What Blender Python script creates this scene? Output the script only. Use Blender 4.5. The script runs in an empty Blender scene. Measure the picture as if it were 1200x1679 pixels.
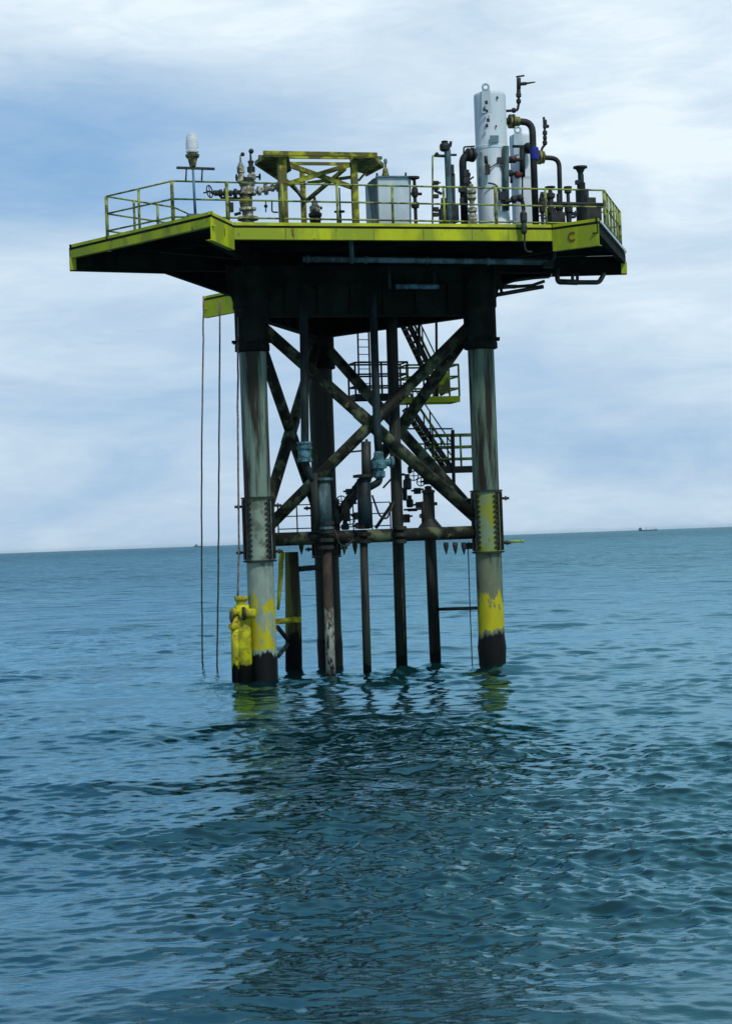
import bpy, math, random
import numpy as np
from mathutils import Vector, Matrix
random.seed(7); RNG = np.random.RandomState(11)
S = bpy.context.scene
C = S.collection
R = math.radians

# ------------------------------------------------------------------ camera
F = 3245.0; H0 = 4.6
ROLL = math.atan(44/1200); PITCH = math.atan(45.47/F)
cr, sr = math.cos(ROLL), math.sin(ROLL)
fw = Vector((0, math.cos(PITCH), math.sin(PITCH)))
up0 = Vector((0, -math.sin(PITCH), math.cos(PITCH))); rt0 = Vector((1, 0, 0))
rt = cr*rt0 - sr*up0; up = sr*rt0 + cr*up0
cam = bpy.data.cameras.new('camera'); co = bpy.data.objects.new('camera', cam); C.objects.link(co)
m = Matrix((rt, up, -fw)).transposed().to_4x4(); m.translation = (0, 0, H0); co.matrix_world = m
cam.sensor_fit = 'VERTICAL'; cam.sensor_height = 36; cam.lens = F/1679*36
cam.clip_start = .2; cam.clip_end = 60000
S.camera = co
S.view_settings.view_transform = 'Standard'; S.view_settings.look = 'None'
S.view_settings.exposure = .08; S.view_settings.gamma = 1

# ------------------------------------------------------------------ sky and sun
SUN_EL, SUN_AZ = R(52), R(150)          # azimuth clockwise from +Y: behind the camera, to the right
w = bpy.data.worlds.new('World'); S.world = w; w.use_nodes = True
nt = w.node_tree; N = nt.nodes; L = nt.links; N.clear()
def nd(tree, t, **k):
    n = tree.nodes.new(t)
    for a, b in k.items():
        if a.startswith('i_'):
            key = a[2:]; key = int(key) if key.isdigit() else key
            n.inputs[key].default_value = b
        else: setattr(n, a, b)
    return n
out = nd(nt, 'ShaderNodeOutputWorld'); bg = nd(nt, 'ShaderNodeBackground', i_Strength=.102)
L.new(bg.outputs[0], out.inputs[0])
sky = nd(nt, 'ShaderNodeTexSky', sky_type='NISHITA', sun_disc=False, sun_elevation=SUN_EL, sun_rotation=SUN_AZ)
tc = nd(nt, 'ShaderNodeTexCoord')
def mathn(op, a, b=None, clamp=False, tree=nt):
    n = tree.nodes.new('ShaderNodeMath'); n.operation = op; n.use_clamp = clamp
    for i, v in enumerate((a, b)):
        if v is None: continue
        if isinstance(v, (int, float)): n.inputs[i].default_value = v
        else: tree.links.new(v, n.inputs[i])
    return n.outputs[0]
def mixc(fac, a, b, tree=nt, blend='MIX'):
    n = tree.nodes.new('ShaderNodeMix'); n.data_type = 'RGBA'; n.blend_type = blend
    for i, v in ((0, fac), (6, a), (7, b)):
        if isinstance(v, (int, float)): n.inputs[i].default_value = v
        elif isinstance(v, tuple): n.inputs[i].default_value = (*v, 1) if len(v) == 3 else v
        else: tree.links.new(v, n.inputs[i])
    return n.outputs[2]
def ramp(fac, stops, tree=nt, interp='LINEAR'):
    n = tree.nodes.new('ShaderNodeValToRGB'); n.color_ramp.interpolation = interp
    e = n.color_ramp.elements
    while len(e) < len(stops): e.new(.5)
    for k, (p, c) in enumerate(stops):
        e[k].position = p; e[k].color = (c, c, c, 1) if isinstance(c, (int, float)) else (*c, 1)
    tree.links.new(fac, n.inputs[0]); return n.outputs[0]
sep = nd(nt, 'ShaderNodeSeparateXYZ'); L.new(tc.outputs['Generated'], sep.inputs[0])
az = mathn('ARCTAN2', sep.outputs[0], sep.outputs[1])                  # 0 straight ahead, + right
el = mathn('ARCSINE', sep.outputs[2])
cmb = nd(nt, 'ShaderNodeCombineXYZ'); L.new(az, cmb.inputs[0]); L.new(el, cmb.inputs[1])
def cloud(scale, loc, rot=0., detail=6, rough=.55, dist=.6):
    mp = nd(nt, 'ShaderNodeMapping'); mp.inputs['Scale'].default_value = scale; mp.inputs['Location'].default_value = loc
    mp.inputs['Rotation'].default_value = (0, 0, rot)
    L.new(cmb.outputs[0], mp.inputs[0])
    n = nd(nt, 'ShaderNodeTexNoise', i_Scale=1., i_Detail=detail, i_Roughness=rough, i_Distortion=dist)
    L.new(mp.outputs[0], n.inputs['Vector']); return n.outputs[0]
def blob(x, y, rx, ry, amp):          # a broad patch of thinner or thicker cloud at a compass bearing and height
    a = mathn('DIVIDE', mathn('SUBTRACT', az, R(x)), R(rx)); b = mathn('DIVIDE', mathn('SUBTRACT', el, R(y)), R(ry))
    d = mathn('ADD', mathn('MULTIPLY', a, a), mathn('MULTIPLY', b, b))
    return mathn('MULTIPLY', mathn('EXPONENT', mathn('MULTIPLY', d, -1.)), amp)
n1 = cloud((7, 22, 1), (3.1, 1.7, 0), R(-9), 7, .55, .7); n2 = cloud((22, 95, 1), (8.3, 4.2, 0), R(-8), 9, .68, 1.6)
n3 = cloud((4, 7, 1), (1.3, 9.2, 0), 0, 3)
t = mathn('ADD', mathn('MULTIPLY', mathn('SUBTRACT', n1, .5), 1.0), mathn('MULTIPLY', mathn('SUBTRACT', n2, .5), .28))
t = mathn('ADD', t, mathn('MULTIPLY', mathn('SUBTRACT', n3, .5), .3))
t = mathn('ADD', t, .66)
for b_ in ((-9.5, 11, 5.5, 2.6, -.62), (-3, 11.5, 5, 2.2, -.22), (-8, 15.3, 7, 1.6, .22), (9, 9.5, 6, 6, .22), (0, 2.6, 14, 3.0, -.22),
           (-9, 8.3, 3.5, 1.2, .28), (-10, 5.2, 5, 1.5, .12), (4, 13.8, 9, 3, .18), (-6, 7.0, 4, .9, -.12), (9, 3.1, 5, 1.5, -.10), (7.3, 3.2, 1.5, .5, .14)):
    t = mathn('ADD', t, blob(*b_))
t = mathn('ADD', t, 0, clamp=True)
cc = ramp(t, [(0, (2.2, 4.1, 6.7)), (.3, (3.4, 5.1, 7.2)), (.55, (4.7, 6.15, 7.75)), (.8, (6.2, 7.55, 8.7)), (1, (8.0, 9.05, 9.7))])
# towards the zenith the overcast breaks up into deeper blue, more so on the left
hi = nd(nt, 'ShaderNodeMapRange', i_1=R(15.5), i_2=R(24), interpolation_type='SMOOTHSTEP'); L.new(el, hi.inputs[0])
lr = nd(nt, 'ShaderNodeMapRange', i_1=R(-14), i_2=R(14)); L.new(az, lr.inputs[0])
hc = mixc(lr.outputs[0], (.9, 3.0, 5.2), (2.9, 5.8, 6.6))
hc = mixc(ramp(n3, [(.45, 0.), (.7, .2)]), hc, (5.5, 6.6, 7.8))
vh_ = nd(nt, 'ShaderNodeMapRange', i_1=R(35), i_2=R(60), interpolation_type='SMOOTHSTEP'); L.new(el, vh_.inputs[0])
hc = mixc(vh_.outputs[0], hc, (1.3, 2.3, 3.0))
cc = mixc(mathn('MULTIPLY', hi.outputs[0], .9), cc, hc)
# overcast thickness: the clear sky shines through only a little
col = mixc(.95, sky.outputs[0], cc)
L.new(col, bg.inputs[0])

sl = bpy.data.lights.new('sun', 'SUN'); so = bpy.data.objects.new('sun', sl); C.objects.link(so)
sl.energy = 2.9; sl.angle = R(6); sl.color = (1, .95, .88)
d = Vector((math.sin(SUN_AZ)*math.cos(SUN_EL), math.cos(SUN_AZ)*math.cos(SUN_EL), math.sin(SUN_EL)))
so.rotation_euler = d.to_track_quat('Z', 'Y').to_euler()

# ------------------------------------------------------------------ platform frame: a along the front, b away from it, z above the water
EA = Vector((.9656, .2601, 0)); EB = Vector((-.2601, .9656, 0)); O = Vector((-.32, 69.17, 0))
def W(p): return O + EA*p[0] + EB*p[1] + Vector((0, 0, p[2]))
camL = (Vector((0, 0, H0)) - O); CA, CB = camL.dot(EA), camL.dot(EB)
def ray(px, py): return fw*F + rt*(px-600) + up*(839.5-py)
def P(px, py, b):                       # the point of the plane b=const seen at that place of the photo
    r_ = ray(px, py); k = (b-CB)/r_.dot(EB)
    return (CA+k*r_.dot(EA), b, H0+k*r_.z)
def PZ(px, b, z):                       # same column of the photo, given height: solved for a
    lo = P(px, 900, b); hi = P(px, 300, b)
    f_ = (z-lo[2])/(hi[2]-lo[2]); return (lo[0]+(hi[0]-lo[0])*f_, b, z)

# ------------------------------------------------------------------ materials
MAT = {}
def material(name, base, rough=.55, metal=0., second=None, amt=.5, scale=2., stretch=(1, 1, 1), third=None, amt3=.3, scale3=6., bump=.15, bscale=25., zone=None, spec=.14):
    """procedural paint: base with patches of second and spots of third; zone(tree, colour, z) may add height bands"""
    mt = bpy.data.materials.new(name); mt.use_nodes = True; T = mt.node_tree
    bs = T.nodes['Principled BSDF']; bs.inputs['Roughness'].default_value = rough; bs.inputs['Metallic'].default_value = metal
    bs.inputs['Specular IOR Level'].default_value = spec
    g = nd(T, 'ShaderNodeNewGeometry')
    mp = nd(T, 'ShaderNodeMapping'); mp.inputs['Scale'].default_value = stretch; T.links.new(g.outputs['Position'], mp.inputs[0])
    def noise(sc, det=6, rg=.6, off=0):
        n = nd(T, 'ShaderNodeTexNoise', i_Scale=sc, i_Detail=det, i_Roughness=rg)
        if off:
            m2 = nd(T, 'ShaderNodeMapping'); m2.inputs['Location'].default_value = (off, off*1.7, off*.6); T.links.new(mp.outputs[0], m2.inputs[0]); T.links.new(m2.outputs[0], n.inputs['Vector'])
        else: T.links.new(mp.outputs[0], n.inputs['Vector'])
        return n.outputs[0]
    c = base
    nn = noise(scale*.6, 4, .5, 9.1)
    c = mixc(ramp(nn, [(.3, 0.), (.7, 1.)], T), tuple(v*.8 for v in base), tuple(min(1, v*1.15) for v in base), T)
    if second: c = mixc(ramp(noise(scale), [(.62-amt*.3, 0.), (.70-amt*.25, 1.)], T), c, second, T)
    if third: c = mixc(ramp(noise(scale3, 8, .7, 4.4), [(.70-amt3*.3, 0.), (.76-amt3*.3, 1.)], T), c, third, T)
    def noise0(sc, det=6, rg=.6, off=0):
        m2 = nd(T, 'ShaderNodeMapping'); m2.inputs['Location'].default_value = (off, off*1.7, off*.6); m2.inputs['Scale'].default_value = (1, 1, .38)
        n = nd(T, 'ShaderNodeTexNoise', i_Scale=sc, i_Detail=det, i_Roughness=rg)
        T.links.new(g.outputs['Position'], m2.inputs[0]); T.links.new(m2.outputs[0], n.inputs['Vector']); return n.outputs[0]
    if zone: c = zone(T, c, g.outputs['Position'], noise0)
    if isinstance(c, tuple): bs.inputs['Base Color'].default_value = (*c, 1)
    else: T.links.new(c, bs.inputs['Base Color'])
    if bump:
        bn = nd(T, 'ShaderNodeBump', i_Strength=bump, i_Distance=.02)
        n = nd(T, 'ShaderNodeTexNoise', i_Scale=bscale, i_Detail=6.); T.links.new(g.outputs['Position'], n.inputs['Vector'])
        T.links.new(n.outputs[0], bn.inputs['Height']); T.links.new(bn.outputs[0], bs.inputs['Normal'])
        rr = nd(T, 'ShaderNodeMapRange', i_3=max(.05, rough-.12), i_4=min(1, rough+.2)); T.links.new(n.outputs[0], rr.inputs[0]); T.links.new(rr.outputs[0], bs.inputs['Roughness'])
    MAT[name] = mt; return mt
RUST = (.10, .035, .015)
YEL = (.40, .43, .012)
material('yellow_paint', YEL, .5, second=(.27, .32, .02), amt=.5, scale=1.2, third=RUST, amt3=.12, scale3=5)
material('yellow_fascia', (.36, .40, .012), .5, second=(.22, .27, .02), amt=.65, scale=1.3, stretch=(1, 1, .35), third=RUST, amt3=.3, scale3=3)
material('rail_paint', (.22, .27, .06), .55, second=(.06, .07, .03), amt=.5, scale=3, third=RUST, amt3=.3, scale3=7)
material('frame_paint', (.32, .33, .02), .5, second=(.09, .09, .02), amt=.8, scale=2.2, third=RUST, amt3=.3, scale3=6)
material('shade_steel', (.004, .006, .005), .9, spec=.12, second=(.009, .013, .010), amt=.5, scale=1.2, third=(.03, .015, .01), amt3=.2, bump=.2)  # dark green-black steel, with the underdeck shade put into its colour
material('dark_steel', (.009, .010, .011), .6, spec=.35, second=(.018, .022, .020), amt=.5, scale=3, third=RUST, amt3=.2)
material('brown_steel', (.018, .013, .010), .7, spec=.35, second=(.010, .011, .010), amt=.5, scale=3, third=(.10, .05, .025), amt3=.25)
material('teal_pipe', (.07, .13, .15), .5, second=(.03, .055, .06), amt=.6, scale=3, stretch=(1, 1, .4), third=RUST, amt3=.1)
material('teal_dark', (.012, .026, .030), .55, second=(.006, .010, .011), amt=.6, scale=3, stretch=(1, 1, .4))
material('blue_valve', (.06, .16, .20), .5, second=(.03, .06, .07), amt=.5, scale=6)
material('deep_blue', (.02, .03, .25), .5)
material('vessel_white', (.58, .64, .69), .45, second=(.46, .53, .58), amt=.55, scale=1.6, stretch=(1, 1, .4), third=(.16, .10, .06), amt3=.2, scale3=4, bump=.1)
material('cabinet_grey', (.42, .50, .55), .5, second=(.34, .43, .48), amt=.5, scale=2, stretch=(1, 1, .5), third=(.1, .13, .12), amt3=.1)
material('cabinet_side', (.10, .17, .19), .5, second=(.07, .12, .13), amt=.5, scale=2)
material('valve_cream', (.42, .42, .36), .5, second=(.12, .12, .07), amt=.6, scale=6, third=(.05, .04, .02), amt3=.4, scale3=9)
material('olive_valve', (.20, .19, .05), .55, second=(.05, .05, .03), amt=.6, scale=6)
material('red_valve', (.16, .03, .02), .55, second=(.03, .02, .02), amt=.5, scale=6)
material('base_blue', (.08, .15, .20), .6)
material('rope_fibre', (.15, .13, .12), .9, second=(.07, .06, .06), amt=.5, scale=8, bump=.3, bscale=60)
material('brace_paint', (.07, .09, .05), .6, second=(.010, .011, .008), amt=.75, scale=1.6, third=(.19, .22, .04), amt3=.22, scale3=2.2)
material('haze_blue', (.03, .06, .10), .7)  # blue of the distance haze is painted into the ships' colour
def smooth_z(T, pos, z0, z1, wob=None, amp=0.):
    s = nd(T, 'ShaderNodeSeparateXYZ'); T.links.new(pos, s.inputs[0]); z = s.outputs[2]
    if wob is not None: z = mathn('ADD', z, mathn('MULTIPLY', mathn('SUBTRACT', wob, .5, tree=T), amp, tree=T), tree=T)
    n = nd(T, 'ShaderNodeMapRange', i_1=z0, i_2=z1); T.links.new(z, n.inputs[0]); return n.outputs[0]
GROW = (.004, .004, .004)
def leg_zone(yt, yb, gt, low=None):
    """yellow splash-zone paint flaking between yb and yt, black marine growth below gt"""
    def z(T, c, pos, noise):
        wob = noise(3.0, 5, .65, 7.7)
        if low:      # splash-zone coat below the sleeve, weathered and streaked
            k = mathn('MULTIPLY', mathn('SUBTRACT', 1., smooth_z(T, pos, 3.95, 4.05), tree=T), ramp(noise(1.3, 6, .6, 12.), [(.36, 0.), (.46, 1.)], T), tree=T)
            c = mixc(k, c, mixc(noise(6., 6, .7, 1.), tuple(v*.55 for v in low), tuple(v*1.3 for v in low), T), T)
        if yt:
            band = mathn('MULTIPLY', mathn('SUBTRACT', 1., smooth_z(T, pos, yt-.02, yt+.03, wob, 3.2), tree=T), smooth_z(T, pos, yb-.05, yb, wob, .8), tree=T)
            fl = ramp(noise(2.6, 7, .65, 2.2), [(.45, 0.), (.48, 1.)], T)
            c = mixc(mathn('MULTIPLY', band, fl, tree=T), c, mixc(noise(5., 5, .6, 6.), (.25, .20, .012), (.40, .41, .008), T), T)
        g = mathn('SUBTRACT', 1., smooth_z(T, pos, gt-.05, gt+.05, wob, 1.1), tree=T)
        return mixc(g, c, GROW, T)
    return z
STK = (2.2, 2.2, .16)
material('leg_left', (.13, .19, .155), .5, second=(.020, .018, .013), amt=.6, scale=1.5, stretch=STK, third=(.05, .04, .025), amt3=.25, scale3=2.5, zone=leg_zone(2.7, 1.1, .95, (.20, .26, .22)))
material('leg_right', (.095, .145, .11), .5, second=(.016, .015, .011), amt=.65, scale=1.5, stretch=STK, third=(.20, .22, .03), amt3=.2, scale3=1.7, zone=leg_zone(2.5, 1.4, 1.25, (.12, .14, .09)))
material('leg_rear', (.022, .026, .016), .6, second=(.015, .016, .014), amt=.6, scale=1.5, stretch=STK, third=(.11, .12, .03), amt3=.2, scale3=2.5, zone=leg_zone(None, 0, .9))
material('sleeve_left', (.19, .25, .20), .5, second=(.09, .11, .08), amt=.6, scale=2, third=RUST, amt3=.15)
material('sleeve_right', (.15, .21, .12), .5, second=(.17, .20, .02), amt=.55, scale=1.2, third=(.03, .025, .02), amt3=.35)
material('fender_paint', (.40, .40, .01), .5, second=(.24, .22, .02), amt=.6, scale=2.5, third=(.10, .05, .015), amt3=.4, scale3=5, zone=leg_zone(None, 0, .62))
material('post_paint', (.10, .10, .02), .6, second=(.03, .025, .012), amt=.6, scale=2, stretch=STK, third=(.13, .05, .015), amt3=.3, zone=leg_zone(None, 0, 1.2))
material('conductor', (.022, .026, .022), .6, second=(.008, .008, .007), amt=.6, scale=2, stretch=STK, third=(.12, .14, .08), amt3=.22, scale3=2, zone=leg_zone(None, 0, .5))
def barn(T, c, pos, noise):
    wob = noise(5., 5, .7, 3.3)
    k = mathn('MULTIPLY', mathn('SUBTRACT', 1., smooth_z(T, pos, 1.9, 2.5, wob, 2.), tree=T), ramp(noise(9., 6, .7, 5.), [(.44, 0.), (.5, 1.)], T), tree=T)
    c = mixc(k, c, (.26, .27, .24), T)
    g = mathn('SUBTRACT', 1., smooth_z(T, pos, .10, .35, wob, .5), tree=T)
    return mixc(g, c, GROW, T)
material('barnacle_pipe', (.022, .018, .015), .7, second=(.04, .03, .02), amt=.5, scale=3, zone=barn)

def simple_glass():
    mt = bpy.data.materials.new('lens_glass'); mt.use_nodes = True; b = mt.node_tree.nodes['Principled BSDF']
    b.inputs['Base Color'].default_value = (.86, .90, .95, 1); b.inputs['Roughness'].default_value = .08
    b.inputs['Transmission Weight'].default_value = .55; b.inputs['IOR'].default_value = 1.45
    MAT['lens_glass'] = mt
simple_glass()

# ------------------------------------------------------------------ mesh building in the platform frame
class MB:
    def __init__(s, frame=True): s.v = []; s.f = []; s.sm = []; s.frame = frame
    def _add(s, vs, fs, sm):
        o = len(s.v); s.v += [Vector(p) for p in vs]
        for i, f in enumerate(fs): s.f.append([o+k for k in f]); s.sm.append(sm[i] if isinstance(sm, list) else sm)
    def tube(s, p0, p1, r, r2=None, seg=14, caps=True):
        return s.path([p0, p1], [r, r if r2 is None else r2], seg, caps)
    def path(s, pts, r, seg=12, caps=True):
        pts = [Vector(p) for p in pts]; n = len(pts)
        rs = r if isinstance(r, (list, tuple)) else [r]*n
        tg = [(pts[min(i+1, n-1)]-pts[max(i-1, 0)]).normalized() for i in range(n)]
        ref = Vector((0, 0, 1)) if abs(tg[0].z) < .9 else Vector((1, 0, 0))
        u = tg[0].cross(ref).normalized(); vs = []
        for i in range(n):
            u = (u - tg[i]*u.dot(tg[i])).normalized(); v = tg[i].cross(u)
            for k in range(seg):
                a = 2*math.pi*k/seg; vs.append(pts[i]+(u*math.cos(a)+v*math.sin(a))*rs[i])
        fs = []; sm = []
        for i in range(n-1):
            for k in range(seg):
                k2 = (k+1) % seg; fs.append([i*seg+k, i*seg+k2, (i+1)*seg+k2, (i+1)*seg+k]); sm.append(True)
        if caps:
            fs.append([k for k in range(seg)][::-1]); sm.append(False); fs.append([(n-1)*seg+k for k in range(seg)]); sm.append(False)
        s._add(vs, fs, sm); return s
    def bend(s, pts, r, rad=.2, seg=12, steps=5):
        pts = [Vector(p) for p in pts]; q = [pts[0]]
        for i in range(1, len(pts)-1):
            a, b, c = pts[i-1], pts[i], pts[i+1]
            rr = min(rad, (a-b).length*.48, (c-b).length*.48)
            p0 = b+(a-b).normalized()*rr; p1 = b+(c-b).normalized()*rr
            for k in range(steps+1):
                t_ = k/steps; q.append(p0*(1-t_)**2+b*2*t_*(1-t_)+p1*t_*t_)
        q.append(pts[-1]); return s.path(q, r, seg)
    def lathe(s, p, prof, axis=(0, 0, 1), seg=20):
        p = Vector(p); ax = Vector(axis).normalized()
        pts = [p+ax*h for (r, h) in prof]; ref = Vector((0, 0, 1)) if abs(ax.z) < .9 else Vector((1, 0, 0))
        u = ax.cross(ref).normalized(); v = ax.cross(u); vs = []; fs = []; sm = []; n = len(prof)
        # each band has its own vertices: crisp steps, round sides
        for i in range(n-1):
            o = len(vs)
            for j in (i, i+1):
                for k in range(seg):
                    a = 2*math.pi*k/seg; vs.append(pts[j]+(u*math.cos(a)+v*math.sin(a))*max(prof[j][0], 1e-4))
            flat = abs(prof[i][1]-prof[i+1][1]) < 1e-5
            for k in range(seg):
                k2 = (k+1) % seg; fs.append([o+k, o+k2, o+seg+k2, o+seg+k]); sm.append(not flat)
        o = len(vs)
        for j in (0, n-1):
            for k in range(seg):
                a = 2*math.pi*k/seg; vs.append(pts[j]+(u*math.cos(a)+v*math.sin(a))*max(prof[j][0], 1e-4))
        fs.append([o+k for k in range(seg)][::-1]); fs.append([o+seg+k for k in range(seg)]); sm += [False, False]
        s._add(vs, fs, sm); return s
    def torus(s, c, R_, r, axis=(0, 0, 1), seg=20, sg=6, spokes=0):
        c = Vector(c); ax = Vector(axis).normalized(); ref = Vector((0, 0, 1)) if abs(ax.z) < .9 else Vector((1, 0, 0))
        u = ax.cross(ref).normalized(); v = ax.cross(u); vs = []; fs = []
        for i in range(seg):
            A = 2*math.pi*i/seg; e = u*math.cos(A)+v*math.sin(A)
            for k in range(sg):
                B = 2*math.pi*k/sg; vs.append(c+e*(R_+r*math.cos(B))+ax*r*math.sin(B))
        for i in range(seg):
            for k in range(sg):
                i2, k2 = (i+1) % seg, (k+1) % sg; fs.append([i*sg+k, i2*sg+k, i2*sg+k2, i*sg+k2])
        s._add(vs, fs, True)
        for i in range(spokes):
            A = 2*math.pi*i/spokes; e = u*math.cos(A)+v*math.sin(A); s.tube(c, c+e*R_, r*.8, seg=6)
        return s
    def box(s, c, sz, ax=None):
        c = Vector(c); hx, hy, hz = sz[0]/2, sz[1]/2, sz[2]/2
        X, Y, Z = ax or (Vector((1, 0, 0)), Vector((0, 1, 0)), Vector((0, 0, 1)))
        vs = [c+X*hx*i+Y*hy*j+Z*hz*k for i in (-1, 1) for j in (-1, 1) for k in (-1, 1)]
        s._add(vs, [[0, 1, 3, 2], [4, 6, 7, 5], [0, 4, 5, 1], [2, 3, 7, 6], [0, 2, 6, 4], [1, 5, 7, 3]], False); return s
    def bar(s, p0, p1, wd, ht, upv=(0, 0, 1)):
        p0, p1 = Vector(p0), Vector(p1); X = (p1-p0); ln = X.length; X.normalize()
        Y = Vector(upv).cross(X).normalized(); Z = X.cross(Y)
        return s.box((p0+p1)/2, (ln, wd, ht), (X, Y, Z))
    def ibeam(s, p0, p1, wd, ht, t_=.03):
        dz = Vector((0, 0, 1)); p0, p1 = Vector(p0), Vector(p1)
        s.bar(p0+dz*(ht/2-t_/2), p1+dz*(ht/2-t_/2), wd, t_); s.bar(p0-dz*(ht/2-t_/2), p1-dz*(ht/2-t_/2), wd, t_)
        s.bar(p0, p1, t_*.7, ht-2*t_); return s
    def prism(s, poly, z0, z1):
        n = len(poly); vs = [(p[0], p[1], z0) for p in poly]+[(p[0], p[1], z1) for p in poly]
        fs = [[i, (i+1) % n, n+(i+1) % n, n+i] for i in range(n)]+[list(range(n))[::-1], list(range(n, 2*n))]
        s._add(vs, fs, False); return s
    def plate(s, pts, th):                 # polygon of 3D points given a thickness
        pts = [Vector(p) for p in pts]; nrm = (pts[1]-pts[0]).cross(pts[2]-pts[0]).normalized()*th/2; n = len(pts)
        vs = [p-nrm for p in pts]+[p+nrm for p in pts]
        s._add(vs, [[i, (i+1) % n, n+(i+1) % n, n+i] for i in range(n)]+[list(range(n))[::-1], list(range(n, 2*n))], False); return s
    def ball(s, c, r, seg=14):
        pr = [(r*math.sin(math.pi*k/8), -r*math.cos(math.pi*k/8)) for k in range(9)]
        return s.lathe(c, pr, seg=seg)

ORG = {}
def tagp(o, label, cat, group=None, kind=None):
    if label: o['label'] = label
    if cat: o['category'] = cat
    if group: o['group'] = group
    if kind: o['kind'] = kind
def thing(name, label, cat, base, group=None, frame=True):
    o = bpy.data.objects.new(name, None); C.objects.link(o); o.empty_display_size = .3
    o.location = W(base) if frame else Vector(base); ORG[o.name] = o.location.copy(); tagp(o, label, cat, group); return o
def build(name, mb, mat, parent=None, label=None, base=None):
    wv = [W(v) if mb.frame else Vector(v) for v in mb.v]
    if parent is not None: org = ORG[parent.name]
    else: org = (W(base) if mb.frame else Vector(base)) if base is not None else sum(wv, Vector())/len(wv)
    me = bpy.data.meshes.new(name); me.from_pydata([v-org for v in wv], [], mb.f); me.polygons.foreach_set('use_smooth', mb.sm)
    me.update(); me.materials.append(MAT[mat])
    o = bpy.data.objects.new(name, me); C.objects.link(o); ORG[o.name] = org.copy()
    if parent is not None: o.parent = parent
    else: o.location = org
    if label: o['label'] = label
    return o
def flange(mb, p, r, t_=.05, axis=(0, 0, 1)):
    mb.lathe(Vector(p)-Vector(axis)*t_/2, [(r, 0), (r, t_)], axis); return mb

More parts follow.
